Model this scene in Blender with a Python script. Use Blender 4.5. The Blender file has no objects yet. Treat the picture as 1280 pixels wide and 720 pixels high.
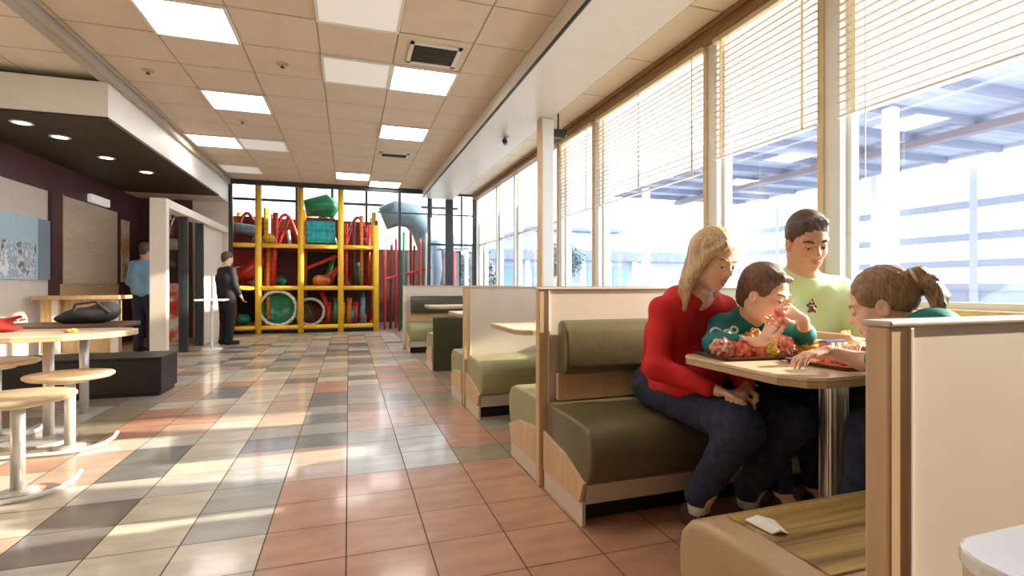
import bpy, bmesh, math, random
import numpy as np
from mathutils import Vector, Matrix, noise as mnoise
random.seed(7)
SC = bpy.context.scene
COL = SC.collection
PI = math.pi

# ---------------------------------------------------------------- materials
def mat(name, col, rough=.5, metal=0, spec=.5, var=0, scale=6, bump=0, bscale=40, emit=None, es=0, coat=0, stretch=None, col2=None, sub=0, trans=0):
    m = bpy.data.materials.new(name); m.use_nodes = True
    nt = m.node_tree; b = nt.nodes['Principled BSDF']
    b.inputs['Roughness'].default_value = rough; b.inputs['Metallic'].default_value = metal
    b.inputs['Specular IOR Level'].default_value = spec; b.inputs['Coat Weight'].default_value = coat
    b.inputs['Coat Roughness'].default_value = .1
    if sub:
        b.inputs['Subsurface Weight'].default_value = sub; b.inputs['Subsurface Radius'].default_value = (.02,.008,.004); b.inputs['Subsurface Scale'].default_value = .6
    c = (*col, 1)
    tc = nt.nodes.new('ShaderNodeTexCoord'); mp = nt.nodes.new('ShaderNodeMapping')
    nt.links.new(tc.outputs['Object'], mp.inputs['Vector'])
    if stretch: mp.inputs['Scale'].default_value = stretch
    n = nt.nodes.new('ShaderNodeTexNoise'); n.inputs['Scale'].default_value = scale; n.inputs['Detail'].default_value = 5
    nt.links.new(mp.outputs['Vector'], n.inputs['Vector'])
    cr = nt.nodes.new('ShaderNodeValToRGB')
    v = max(var, .02)
    c2 = col2 if col2 else tuple(min(1, x*(1+v)) for x in col)
    cr.color_ramp.elements[0].position = .35; cr.color_ramp.elements[1].position = .65
    cr.color_ramp.elements[0].color = (*[x*(1-v) if not col2 else x for x in col], 1); cr.color_ramp.elements[1].color = (*c2, 1)
    nt.links.new(n.outputs['Fac'], cr.inputs['Fac']); nt.links.new(cr.outputs['Color'], b.inputs['Base Color'])
    if bump:
        n2 = nt.nodes.new('ShaderNodeTexNoise'); n2.inputs['Scale'].default_value = bscale
        bp = nt.nodes.new('ShaderNodeBump'); bp.inputs['Strength'].default_value = bump; bp.inputs['Distance'].default_value = .01
        nt.links.new(mp.outputs['Vector'], n2.inputs['Vector']); nt.links.new(n2.outputs['Fac'], bp.inputs['Height']); nt.links.new(bp.outputs['Normal'], b.inputs['Normal'])
    if emit:
        b.inputs['Emission Color'].default_value = (*emit, 1); b.inputs['Emission Strength'].default_value = es
    if trans:
        tl = nt.nodes.new('ShaderNodeBsdfTranslucent'); mx = nt.nodes.new('ShaderNodeMixShader'); mx.inputs[0].default_value = trans
        tl.inputs['Color'].default_value = c
        nt.links.new(b.outputs[0], mx.inputs[1]); nt.links.new(tl.outputs[0], mx.inputs[2])
        nt.links.new(mx.outputs[0], nt.nodes['Material Output'].inputs['Surface'])
    return m
def glass(name, tint=(.96,.98,1), refl=.06):
    m = bpy.data.materials.new(name); m.use_nodes = True; nt = m.node_tree
    nt.nodes.remove(nt.nodes['Principled BSDF'])
    t = nt.nodes.new('ShaderNodeBsdfTransparent'); t.inputs[0].default_value = (*tint, 1)
    g = nt.nodes.new('ShaderNodeBsdfGlossy'); g.inputs['Roughness'].default_value = .02
    mx = nt.nodes.new('ShaderNodeMixShader'); mx.inputs[0].default_value = refl
    nt.links.new(t.outputs[0], mx.inputs[1]); nt.links.new(g.outputs[0], mx.inputs[2]); nt.links.new(mx.outputs[0], nt.nodes['Material Output'].inputs['Surface'])
    return m

# ---------------------------------------------------------------- mesh builder
class MB:
    def __init__(s): s.b = bmesh.new()
    def box(s, x0, x1, y0, y1, z0, z1, mi=0):
        v = [s.b.verts.new(p) for p in ((x0,y0,z0),(x1,y0,z0),(x1,y1,z0),(x0,y1,z0),(x0,y0,z1),(x1,y0,z1),(x1,y1,z1),(x0,y1,z1))]
        for f in ((0,3,2,1),(4,5,6,7),(0,1,5,4),(1,2,6,5),(2,3,7,6),(3,0,4,7)):
            s.b.faces.new([v[i] for i in f]).material_index = mi
        return s
    def prism(s, pts, a0, a1, axis='x'):
        # extrude closed 2d outline along an axis. x: pts=(y,z); y: pts=(x,z); z: pts=(x,y)
        def P(p, a): return {'x': (a,p[0],p[1]), 'y': (p[0],a,p[1]), 'z': (p[0],p[1],a)}[axis]
        A = [s.b.verts.new(P(p,a0)) for p in pts]; B = [s.b.verts.new(P(p,a1)) for p in pts]
        n = len(pts)
        s.b.faces.new(A); s.b.faces.new(B[::-1])
        for i in range(n): s.b.faces.new((A[i], B[i], B[(i+1)%n], A[(i+1)%n]))
        bmesh.ops.recalc_face_normals(s.b, faces=s.b.faces)
        return s
    def tube(s, pts, r, n=10, closed=False, mi=0):
        pts = [Vector(p) for p in pts]; rs = r if isinstance(r,(list,tuple)) else [r]*len(pts)
        rings = []
        for i, p in enumerate(pts):
            if closed: t = pts[(i+1)%len(pts)]-pts[i-1]
            else: t = pts[min(i+1,len(pts)-1)]-pts[max(i-1,0)]
            t.normalize(); q = t.to_track_quat('Z','Y').to_matrix()
            rings.append([s.b.verts.new(p+q@Vector((rs[i]*math.cos(2*PI*k/n), rs[i]*math.sin(2*PI*k/n),0))) for k in range(n)])
        m = len(rings)
        for i in range(m if closed else m-1):
            A, B = rings[i], rings[(i+1)%m]
            for k in range(n): s.b.faces.new((A[k],A[(k+1)%n],B[(k+1)%n],B[k])).material_index = mi
        if not closed: s.b.faces.new(rings[0][::-1]).material_index = mi; s.b.faces.new(rings[-1]).material_index = mi
        return s
    def lathe(s, prof, c, n=32, sx=1, sy=1):
        rings = []
        for r, z in prof:
            if r <= 1e-6: rings.append([s.b.verts.new((c[0],c[1],c[2]+z))])
            else: rings.append([s.b.verts.new((c[0]+sx*r*math.cos(2*PI*k/n), c[1]+sy*r*math.sin(2*PI*k/n), c[2]+z)) for k in range(n)])
        for A, B in zip(rings, rings[1:]):
            for k in range(n):
                k2 = (k+1)%n
                if len(A)==1 and len(B)==1: continue
                if len(A)==1: s.b.faces.new((A[0],B[k2],B[k]))
                elif len(B)==1: s.b.faces.new((A[k],A[k2],B[0]))
                else: s.b.faces.new((A[k],A[k2],B[k2],B[k]))
        return s
    def blob(s, c, r, sub=3, amp=.15, fr=3, seed=0, mi=0):
        g = bmesh.ops.create_icosphere(s.b, subdivisions=sub, radius=1)['verts']
        for v in g:
            d = 1+amp*mnoise.noise(v.co*fr+Vector((seed*7.3,seed*3.1,0)))
            v.co = Vector((v.co.x*r[0]*d+c[0], v.co.y*r[1]*d+c[1], v.co.z*r[2]*d+c[2]))
        return s
    def build(s, name, m, parent=None, bevel=0, smooth=False, kind=None, seg=2):
        me = bpy.data.meshes.new(name)
        bmesh.ops.recalc_face_normals(s.b, faces=s.b.faces)
        s.b.to_mesh(me); s.b.free()
        for x in (m if isinstance(m,(list,tuple)) else [m]): me.materials.append(x)
        o = bpy.data.objects.new(name, me); COL.objects.link(o)
        if parent:
            o.parent = parent; o.location = -base_of(parent)
        if bevel:
            md = o.modifiers.new('bevel','BEVEL'); md.width = bevel; md.segments = seg; md.limit_method = 'ANGLE'; md.angle_limit = math.radians(35)
        if smooth:
            me.polygons.foreach_set('use_smooth',[True]*len(me.polygons))
        elif bevel: pass
        if kind: o['kind'] = kind
        return o
def base_of(o):
    v = Vector(o.location); p = o.parent
    while p: v = v+Vector(p.location); p = p.parent
    return v
def tag(o, label, cat, group=None, kind=None):
    o['label'] = label; o['category'] = cat
    if group: o['group'] = group
    if kind: o['kind'] = kind
    return o
def thing(name, label, cat, loc=(0,0,0), group=None, kind=None):
    o = bpy.data.objects.new(name, None); COL.objects.link(o); o.location = loc; o.empty_display_size = .1
    return tag(o, label, cat, group, kind)
def dup(o, loc, label=None, rz=0):
    r = o.copy(); COL.objects.link(r); r.location = loc; r.rotation_euler.z = rz
    if label: r['label'] = label
    for ch in list(o.children):
        c = ch.copy(); COL.objects.link(c); c.parent = r
        for g in list(ch.children):
            d = g.copy(); COL.objects.link(d); d.parent = c
    return r
def struct(name, mb, m, **k): return mb.build(name, m, kind='structure', **k)
def rrect(x0, x1, y0, y1, r, n=6):
    P = []
    for cx, cy, a in ((x1-r,y1-r,0),(x0+r,y1-r,90),(x0+r,y0+r,180),(x1-r,y0+r,270)):
        for i in range(n+1):
            t = math.radians(a+90*i/n); P.append((cx+r*math.cos(t), cy+r*math.sin(t)))
    return P

# ---------------------------------------------------------------- signed distance modeller
class SDF:
    def __init__(s): s.p = []
    def cap(s, a, b, ra, rb=None, k=.02, m=0, op=0): s.p.append(('c', np.array(a,float), np.array(b,float), ra, ra if rb is None else rb, k, m, op)); return s
    def ell(s, c, r, R=None, k=.02, m=0, op=0): s.p.append(('e', np.array(c,float), np.array(r,float), np.eye(3) if R is None else np.array(R,float), 0, k, m, op)); return s
    def chain(s, pts, rs, k=.02, m=0):
        for i in range(len(pts)-1): s.cap(pts[i], pts[i+1], rs[i], rs[i+1], k, m)
        return s
    def build(s, name, mats, parent, h=.006, disp=None, label=None):
        lo = np.full(3,1e9); hi = np.full(3,-1e9); BB = []
        for q in s.p:
            if q[0]=='c':
                r = max(q[3],q[4]); a = np.minimum(q[1],q[2])-r; b = np.maximum(q[1],q[2])+r
            else:
                e = np.sqrt(((q[3]*q[2][None,:])**2).sum(1)); a = q[1]-e; b = q[1]+e
            BB.append((a,b))
            if q[7]==0: lo = np.minimum(lo,a); hi = np.maximum(hi,b)
        lo -= 3*h; hi += 3*h
        n = np.ceil((hi-lo)/h).astype(int)+1
        F = np.full(n, .5, np.float32); MI = np.zeros(n, np.int8); DM = np.full(n, 9, np.float32)
        for q,(a,b) in zip(s.p,BB):
            k = q[5]; mg = max(k,2*h)*1.5+3*h
            i0 = np.clip(np.floor((a-mg-lo)/h).astype(int),0,n-1); i1 = np.clip(np.ceil((b+mg-lo)/h).astype(int)+1,1,n)
            if (i1<=i0).any(): continue
            sl = tuple(slice(x,y) for x,y in zip(i0,i1))
            g = np.meshgrid(*[lo[j]+h*np.arange(i0[j],i1[j]) for j in range(3)], indexing='ij')
            X,Y,Z = [x.astype(np.float32) for x in g]
            if q[0]=='c':
                A,B = q[1],q[2]; d = B-A; L = float(d@d)+1e-12
                t = np.clip(((X-A[0])*d[0]+(Y-A[1])*d[1]+(Z-A[2])*d[2])/L,0,1)
                D = np.sqrt((X-A[0]-t*d[0])**2+(Y-A[1]-t*d[1])**2+(Z-A[2]-t*d[2])**2)-(q[3]+(q[4]-q[3])*t)
            else:
                C,r,R = q[1],q[2],q[3]
                dx,dy,dz = X-C[0],Y-C[1],Z-C[2]
                l = [(R[0,j]*dx+R[1,j]*dy+R[2,j]*dz) for j in range(3)]
                k0 = np.sqrt(sum((l[j]/r[j])**2 for j in range(3))); k1 = np.sqrt(sum((l[j]/r[j]**2)**2 for j in range(3)))+1e-9
                D = k0*(k0-1)/k1
            f = F[sl]
            if q[7]==0:
                w = np.clip(.5+.5*(f-D)/k,0,1); F[sl] = f+(D-f)*w-k*w*(1-w)
                dm = DM[sl]; c = D<dm; MI[sl][c] = q[6]; dm[c] = D[c]
            else:
                w = np.clip(.5-.5*(f+D)/k,0,1); F[sl] = f+(-D-f)*w+k*w*(1-w)
        if disp is not None:
            g = np.meshgrid(*[(lo[j]+h*np.arange(n[j])).astype(np.float32) for j in range(3)], indexing='ij'); F += disp(*g)
        S = F<0
        S[0]=S[-1]=False; S[:,0]=S[:,-1]=False; S[:,:,0]=S[:,:,-1]=False
        F = np.where(S, np.minimum(F,-1e-5), np.maximum(F,1e-5))
        m = np.array(n)-1
        cnt = np.zeros(m,np.int8); acc = np.zeros((*m,3),np.float32); ec = np.zeros(m,np.float32)
        offs = [(i,j,k) for i in (0,1) for j in (0,1) for k in (0,1)]
        def sub(A,o): return A[o[0]:o[0]+m[0],o[1]:o[1]+m[1],o[2]:o[2]+m[2]]
        for o in offs: cnt += sub(S,o)
        act = (cnt>0)&(cnt<8)
        idx = np.argwhere(act); vi = np.full(m,-1,np.int64); vi[act] = np.arange(len(idx))
        P = np.zeros((len(idx),3)); N = np.zeros(len(idx))
        for o in offs:
            for ax in range(3):
                if o[ax]: continue
                o2 = list(o); o2[ax] = 1
                a = F[tuple((idx+o).T)]; b = F[tuple((idx+o2).T)]
                c = (a<0)!=(b<0)
                t = np.where(c, a/(a-b+1e-20), 0)
                p = np.array(o)[None,:]+np.zeros((len(idx),3)); p[:,ax] += t
                P += p*c[:,None]; N += c
        P /= N[:,None]; V = lo+h*(idx+P)
        faces = []
        for ax in range(3):
            u,v = (ax+1)%3,(ax+2)%3
            sa = [slice(None)]*3; sb = [slice(None)]*3; sa[ax] = slice(0,-1); sb[ax] = slice(1,None)
            ch = S[tuple(sa)]!=S[tuple(sb)]
            e = np.argwhere(ch); ins = S[tuple(sa)][ch]
            q = []
            for du,dv in ((0,0),(1,0),(1,1),(0,1)):
                c = e.copy(); c[:,u] -= du; c[:,v] -= dv
                q.append(vi[tuple(c.T)])
            q = np.array(q).T
            q[~ins] = q[~ins][:,::-1]
            faces.append(q)
        Fc = np.concatenate(faces); Fc = Fc[(Fc>=0).all(1)]
        me = bpy.data.meshes.new(name)
        base = np.array(base_of(parent)) if parent else np.zeros(3)
        me.vertices.add(len(V)); me.vertices.foreach_set('co',(V-base).astype(np.float32).ravel())
        me.loops.add(Fc.size); me.loops.foreach_set('vertex_index',Fc.ravel().astype(np.int32))
        me.polygons.add(len(Fc)); me.polygons.foreach_set('loop_start',np.arange(0,Fc.size,4,dtype=np.int32))
        mi = MI[tuple(idx.T)][Fc[:,0]]
        me.update(calc_edges=True)
        for x in (mats if isinstance(mats,(list,tuple)) else [mats]): me.materials.append(x)
        me.polygons.foreach_set('material_index',mi.astype(np.int32)); me.polygons.foreach_set('use_smooth',[True]*len(Fc))
        me.validate(); me.update()
        o = bpy.data.objects.new(name, me); COL.objects.link(o)
        if parent: o.parent = parent
        md = o.modifiers.new('smooth','SMOOTH'); md.factor = .5; md.iterations = 3
        if label: o['label'] = label
        return o
EXPO, SKY, SUN, LAMP = 0.7, 2.8, 10.0, 7.5
# ---------------------------------------------------------------- camera, world, render look
YAW = math.atan(204/630)
cam = bpy.data.cameras.new('camera'); co = bpy.data.objects.new('camera', cam); COL.objects.link(co)
cam.sensor_width = 36; cam.lens = 36*630/1280; cam.shift_y = -4/1280; cam.clip_start = .05; cam.clip_end = 500
co.location = (0,0,1.07); co.rotation_euler = (PI/2,0,-YAW); SC.camera = co
SC.view_settings.view_transform = 'Standard'; SC.view_settings.look = 'None'; SC.view_settings.gamma = 1
SC.view_settings.use_curve_mapping = False; SC.view_settings.exposure = EXPO
w = bpy.data.worlds.new('sky'); SC.world = w; w.use_nodes = True
bg = w.node_tree.nodes['Background']; bg.inputs[0].default_value = (.86,.93,1,1); bg.inputs[1].default_value = SKY
sun = bpy.data.lights.new('sun','SUN'); so = bpy.data.objects.new('sun', sun); COL.objects.link(so)
sun.energy = SUN; sun.color = (1,.87,.68); sun.angle = math.radians(.9)
el = math.radians(19); az = math.radians(-9)
sd = Vector((math.cos(el)*math.cos(az), math.cos(el)*math.sin(az), math.sin(el)))
so.rotation_euler = sd.to_track_quat('Z','Y').to_euler(); so.location = (12,-4,8)

XW, XL, YE, YB, ZC = 2.95, -4.0, 11.9, -2.6, 3.3
# ---------------------------------------------------------------- materials
M = {}
M['ceil'] = mat('ceiling_tile',(.70,.57,.44),.9,var=.03,scale=3,bump=.2,bscale=120)
M['ceil2'] = mat('ceiling_tile_light',(.84,.74,.60),.9,var=.03,scale=3)
M['grid'] = mat('ceiling_grid',(.42,.32,.22),.7)
M['white'] = mat('white_paint',(.78,.74,.68),.5,var=.02)
M['beamwhite'] = mat('white_metal_panel',(.74,.69,.62),.35,var=.02)
M['alu'] = mat('white_aluminium',(.80,.79,.76),.35,metal=.0)
M['greyrail'] = mat('grey_metal_rail',(.50,.46,.40),.35,metal=.3)
M['brownwood'] = mat('brown_valance_wood',(.26,.13,.05),.5,var=.25,scale=3,stretch=(20,1,20))
M['tanwood'] = mat('tan_wood_trim',(.60,.40,.20),.45,var=.12,scale=3,stretch=(12,12,1))
M['lighttan'] = mat('light_tan_trim',(.72,.54,.32),.5,var=.06)
M['maple'] = mat('maple_laminate',(.76,.60,.40),.32,var=.07,scale=2,stretch=(2,14,2),coat=.2)
M['laminate_edge'] = mat('laminate_edge',(.52,.36,.20),.4,var=.1)
M['panel'] = mat('booth_beige_panel',(.70,.60,.49),.45,var=.02)
M['endwood'] = mat('booth_end_wood',(.66,.45,.25),.4,var=.08,scale=3,stretch=(8,8,1))
M['olive'] = mat('olive_vinyl',(.135,.115,.052),.36,var=.08,scale=5,bump=.12,bscale=25,coat=.12)
M['sunlit'] = mat('sunlit_olive_vinyl',(.34,.33,.17),.4,var=.06,scale=5,bump=.1,bscale=25)  # olive vinyl again, paler: sunlight on the far seats put into the colour
M['darkolive'] = mat('dark_olive_vinyl',(.055,.06,.035),.35,var=.1)
M['kick'] = mat('black_toe_kick',(.012,.01,.009),.5)
M['steel'] = mat('brushed_steel',(.72,.68,.62),.28,metal=.75,var=.04,scale=4,stretch=(40,40,1))
M['greymetal'] = mat('painted_silver_steel',(.66,.64,.60),.3,metal=.45)
M['dark'] = mat('dark_brown_soffit',(.045,.026,.012),.6,var=.1)
M['aubergine'] = mat('aubergine_wall',(.085,.028,.028),.5,var=.15,scale=2)
M['cream'] = mat('cream_wall',(.74,.66,.56),.6,var=.03)
M['tanpanel'] = mat('tan_wall_panel',(.68,.53,.38),.5,var=.08,scale=3,stretch=(1,1,14))
M['blackbox'] = mat('black_laminate',(.010,.006,.005),.45)
M['yellow'] = mat('yellow_foam_padding',(.86,.50,.025),.5,var=.06)
M['darkframe'] = mat('dark_bronze_frame',(.03,.035,.04),.4)
M['glass'] = glass('window_glass'); M['glass2'] = glass('blue_glass',(.72,.86,.95),.12)
M['net'] = mat('dark_netting',(.03,.022,.018),.9)
M['red'] = mat('red_plastic',(.62,.03,.02),.3,var=.1,coat=.3)
M['maroon'] = mat('maroon_panel',(.17,.02,.015),.5,var=.3)
M['green'] = mat('green_plastic',(.02,.27,.12),.3,var=.15,coat=.3)
M['teal'] = mat('teal_panel',(.02,.42,.45),.4,var=.3,scale=8)
M['orange'] = mat('orange_padding',(.80,.22,.03),.5)
M['slidegrey'] = mat('blue_grey_tube',(.20,.33,.42),.3,coat=.3)
M['slat'] = mat('cream_blind_slat',(.62,.46,.22),.4,trans=.3)
M['cord'] = mat('blind_tape',(.75,.62,.38),.6)
M['tape'] = mat('cream_ladder_tape',(.80,.72,.55),.7,trans=.3)
M['black'] = mat('black_plastic',(.02,.02,.02),.4)
M['lamp'] = mat('lit_diffuser',(1,1,1),.5,emit=(1,.955,.89),es=LAMP)
M['lampdim'] = mat('dim_diffuser',(.85,.83,.78),.5,emit=(1,.955,.89),es=LAMP*.02)
M['spot'] = mat('lit_downlight',(1,1,1),.5,emit=(1,.9,.72),es=LAMP*1.2)

# ---------------------------------------------------------------- floor: laid tiles with dark joints
TC = {'T':(.50,.265,.17),'P':(.54,.38,.29),'G':(.38,.365,.32),'W':(.52,.50,.45),'D':(.19,.185,.175),'C':(.62,.55,.44),'O':(.32,.27,.19)}
keys = list(TC)
tmats = []
for kx in keys:
    m = mat({'T':'terracotta_tile','P':'pink_tile','G':'grey_tile','W':'pale_grey_tile','D':'charcoal_tile','C':'cream_tile','O':'olive_tile'}[kx], TC[kx], .3, var=.13, scale=4, stretch=(1,2.5,1), bump=.06, bscale=9, spec=.5, coat=.35)
    tmats.append(m)
grout = mat('dark_grout',(.13,.085,.055),.8)
PT = {  # row: colours of the columns -6 .. 2
 -3:'CWWCCTTTT',-2:'WCWCCTTTT',-1:'CWCCWTTTT', 0:'GCWCCTTTT', 1:'CPDCGTTTT', 2:'WCDCGTTTT', 3:'GCWWGPGWO', 4:'CPDCPPGWT', 5:'TPDCDDGWT', 6:'OCWCGGPPT', 7:'OTPCPDPPT',
 8:'OTTCPGOGO', 9:'OTPCPDGOO', 10:'OCCCPDGGT', 11:'GPDCCTGPO', 12:'PPDCPTCTT', 13:'PPTPDCDTO', 14:'CCCCPGCOT', 15:'WCWCCPGTP'}
rnd = random.Random(3)
fb = MB(); DX, DY, X0, Y0 = .325, .295, -.01, 2.09
for j in range(-17, 45):
    for i in range(-14, 10):
        if j in PT and -6 <= i <= 2: k = PT[j][i+6]
        elif j < 3 and i >= -1: k = 'T'
        elif i > 2: k = rnd.choice('TTOPG')
        elif i < -6: k = rnd.choice('OTPCWC')
        elif j > 15: k = rnd.choice('CCCPPGGWWODP')
        else: k = rnd.choice('CWCPGD')
        x, y = X0+DX*i, Y0+DY*j
        if y+DY > YE+3.2 or x < XL-.4 or x+DX > XW+.35: continue
        if y > YE: k = rnd.choice('OGD')
        g = .0028
        vs = [fb.b.verts.new(p) for p in ((x+g,y+g*.8,0),(x+DX-g,y+g*.8,0),(x+DX-g,y+DY-g*.8,0),(x+g,y+DY-g*.8,0))]
        fb.b.faces.new(vs).material_index = keys.index(k)
vs = [fb.b.verts.new(p) for p in ((XL-.4,YB-.4,-.003),(XW+.3,YB-.4,-.003),(XW+.3,YE+3.3,-.003),(XL-.4,YE+3.3,-.003))]
fb.b.faces.new(vs).material_index = len(keys)
fb.box(XL-.4,XW+.3,YB-.4,YE+3.3,-.12,-.006,len(keys))
struct('floor', fb, tmats+[grout])

# ---------------------------------------------------------------- ceiling
def ceiling_tiles(name, x0, x1, y0, y1, z, px_, py_, ox, oy, m, th=.08):
    b = MB(); b.box(x0,x1,y0,y1,z+.004,z+th,1)
    i0 = math.floor((x0-ox)/px_); j0 = math.floor((y0-oy)/py_)
    for i in range(i0, i0+40):
        for j in range(j0, j0+60):
            a, c = max(ox+px_*i,x0), min(ox+px_*(i+1),x1); d, e = max(oy+py_*j,y0), min(oy+py_*(j+1),y1)
            if c-a < .03 or e-d < .03: continue
            g = .006
            vs = [b.b.verts.new(p) for p in ((a+g,d+g,z),(a+g,e-g,z),(c-g,e-g,z),(c-g,d+g,z))]
            b.b.faces.new(vs).material_index = 0
    return struct(name, b, [m, M['grid']])
PX, PY, OX, OY = .68, .66, -.26, 5.2
ceiling_tiles('ceiling', -2.36, 1.64, YB, YE, ZC, PX, PY, OX, OY, M['ceil'])
ceiling_tiles('ceiling', 2.35, XW, YB, YE, ZC-.06, 3, .95, 2.2, 5.2, M['ceil2'])
ceiling_tiles('ceiling', XL, -2.45, YB, YE, ZC-.03, PX, PY, -2.5, 5.2, M['ceil2'])
b = MB(); b.box(1.64,2.352,YB,YE-.02,3.1,3.38)
struct('trim_1', b, M['beamwhite'])                       # the dropped white beam
b = MB(); b.box(1.628,1.642,YB,YE-.02,3.092,3.125); struct('trim_2', b, M['black'])
b = MB()
for y in np.arange(-2.2, YE, .95): b.box(2.353,2.357,y,y+.93,3.1,3.11)
struct('trim_3', b, M['grid'])
b = MB(); b.box(-2.47,-2.36,YB,YE-.02,3.19,3.40); struct('trim_4', b, M['greyrail'])
b = MB(); b.box(-2.366,-2.352,YB,YE-.02,3.18,3.21); struct('trim_5', b, M['grid'])
# counter soffit
b = MB(); b.box(XL,-2.40,6.33,YE-.02,2.83,3.19); struct('ceiling', b, M['white'])
b = MB(); b.box(XL,-2.402,6.34,11.1,2.80,2.829); struct('ceiling', b, M['dark'])
b = MB(); b.box(XL,-2.402,11.1,YE-.02,2.80,2.829); struct('ceiling', b, M['cream'])

# ---------------------------------------------------------------- walls
b = MB(); b.box(XL-.15,XL,YB-.1,YE,-.1,3.5); struct('wall_left', b, M['cream'])
b = MB(); b.box(XL,XL+.02,6.2,YE,2.38,2.80); struct('trim_6', b, M['aubergine'])
b = MB(); b.box(XL,XL+.02,10.85,YE,0,2.38); struct('trim_7', b, M['aubergine'])
b = MB(); b.box(XL,XL+.03,8.98,10.84,1.09,2.375); struct('trim_8', b, M['tanpanel'])
b = MB(); b.box(XL,XL+.045,8.7,8.98,.0,2.38); struct('trim_9', b, M['aubergine'])
b = MB(); b.box(XL,XL+.05,8.9,10.84,0,1.08); struct('trim_10', b, M['tanwood'])
b = MB(); b.box(XL+.05,XL+.06,8.955,8.985,1.08,2.38); struct('trim_11', b, M['tanwood'])
b = MB(); b.box(XL-.15,XW+.3,YB-.15,YB,-.1,3.5); struct('wall_back', b, M['cream'])
# window wall: low wall, head, added unseen solid stretch
b = MB(); b.box(XW,XW+.16,YB,YE,-.1,.90); b.box(XW,XW+.16,YB,YE,3.2,3.5); b.box(XW,XW+.16,YB,.22,.9,3.2); struct('wall_right', b, M['cream'])  # last box: unseen solid stretch added to keep daylight off the near divider
b = MB(); b.box(XW-.09,XW+.05,YB,YE-.05,.90,.945); struct('trim_12', b, M['tanwood'], bevel=.006)
b = MB(); b.box(XW-.10,XW-.005,YB,YE-.02,3.105,3.235); b.box(XW-.125,XW-.10,YB,YE-.02,3.19,3.235); b.box(XW-.12,XW-.1,YB,YE-.02,3.105,3.13)
struct('trim_13', b, M['brownwood'])
# mullions and panes; mull = y centres
mull = [.25,2.42,3.53,5.62,6.75,8.9,10.1,11.8]
piers = {2.42,3.53,5.62,6.75}
for n_, y in enumerate(mull):
    wd = .055 if y in piers else .035
    b = MB(); b.box(XW-.03,XW+.13,y-wd,y+wd,.94,3.2); struct('trim_%d' % (14+n_), b, M['alu'], bevel=.006)
    if y in piers:
        b = MB(); b.box(XW-.05,XW-.025,y+wd-.005,y+wd+.035,.94,3.12); struct('trim_%d' % (30+n_), b, M['lighttan'], bevel=.003)
for n_, (a, c) in enumerate(zip(mull, mull[1:])):
    a2, c2 = a+.05, c-.05
    wn = MB(); fr = .035
    wn.box(XW+.03,XW+.09,a2,c2,.945,.945+fr); wn.box(XW+.03,XW+.09,a2,c2,3.2-fr,3.2); wn.box(XW+.03,XW+.09,a2,a2+fr,.98,3.17); wn.box(XW+.03,XW+.09,c2-fr,c2,.98,3.17)
    if a > 6: wn.box(XW+.03,XW+.09,a2,c2,2.0,2.04)
    wo = struct('window_%d' % (n_+1), wn, M['alu'])
    g = MB(); g.box(XW+.055,XW+.061,a2+fr,c2-fr,.98,3.165); g.build('glass_pane', M['glass'], wo)

# ---------------------------------------------------------------- end wall of dark frames and glass
b = MB(); z = ZC
b.box(-2.4,XW,YE-.03,YE+.06,3.2,3.9)
struct('wall_far', b, M['darkframe'])
def atU(u, Y):
    k = (u-640)/630; s_, c_ = math.sin(YAW), math.cos(YAW)
    return Y*(s_+k*c_)/(c_-k*s_)
for n_, (x, wd) in enumerate([(-2.38,.05),(1.12,.03),(1.80,.035),(2.28,.09),(2.90,.05)]):
    b = MB(); b.box(x-wd,x+wd,YE-.02,YE+.05,0,3.25); struct('trim_%d' % (50+n_), b, M['darkframe'])
b = MB()
for x0_, x1_ in ((.62,1.08),(1.16,1.77),(1.84,2.19),(2.37,2.85)): b.box(x0_,x1_,YE+.0,YE+.03,2.72,2.75)
b.box(1.84,2.85,YE,YE+.03,2.0,2.05); b.box(1.84,2.85,YE,YE+.03,0,.5)
struct('trim_58', b, M['darkframe'])
for n_, (a, c) in enumerate(((1.16,1.77),(1.83,2.19),(2.37,2.85))):
    g = MB(); g.box(a,c,YE+.01,YE+.018,2.05 if n_<1 else .5,3.2); struct('window_%d' % (20+n_), g, M['glass'])

# ---------------------------------------------------------------- atrium shell beyond (play room)
b = MB(); b.box(XL-.4,XL-.3,YE,YE+3.3,-.1,5.4); struct('wall_play_left', b, M['aubergine'])
b = MB(); b.box(XL-.4,-2.4,YE-.03,YE+.06,0,5.4); b.box(XL-.4,XW+.3,YE-.03,YE+.06,3.9,5.4); struct('wall_play_front', b, M['cream'])
b = MB(); b.box(XL-.4,XW+.3,YE+3.2,YE+3.3,-.1,2.1); struct('wall_play_back', b, M['aubergine'])
b = MB(); b.box(XL-.4,XW+.3,YE+3.2,YE+3.3,4.8,5.4)
for x in np.arange(-4.2, 3.3, .93): b.box(x,x+.07,YE+3.2,YE+3.3,2.1,4.8)
b.box(XL-.4,XW+.3,YE+3.21,YE+3.29,3.35,3.42)
struct('wall_play_window_frame', b, M['darkframe'])
g = MB(); g.box(XL-.3,XW+.2,YE+3.24,YE+3.25,2.1,4.8); struct('window_30', g, M['glass'])
b = MB(); b.box(XL-.4,XW+.3,YE,YE+3.3,5.4,5.5); struct('ceiling', b, M['white'])
b = MB(); b.box(XW+.2,XW+.3,YE,YE+3.3,-.1,.9); b.box(XW+.2,XW+.3,YE,YE+3.3,4.9,5.4)
for y in (YE,YE+1.1,YE+2.2,YE+3.2): b.box(XW+.2,XW+.3,y,y+.08,.9,4.9)
struct('wall_play_right', b, M['alu'])

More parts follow.
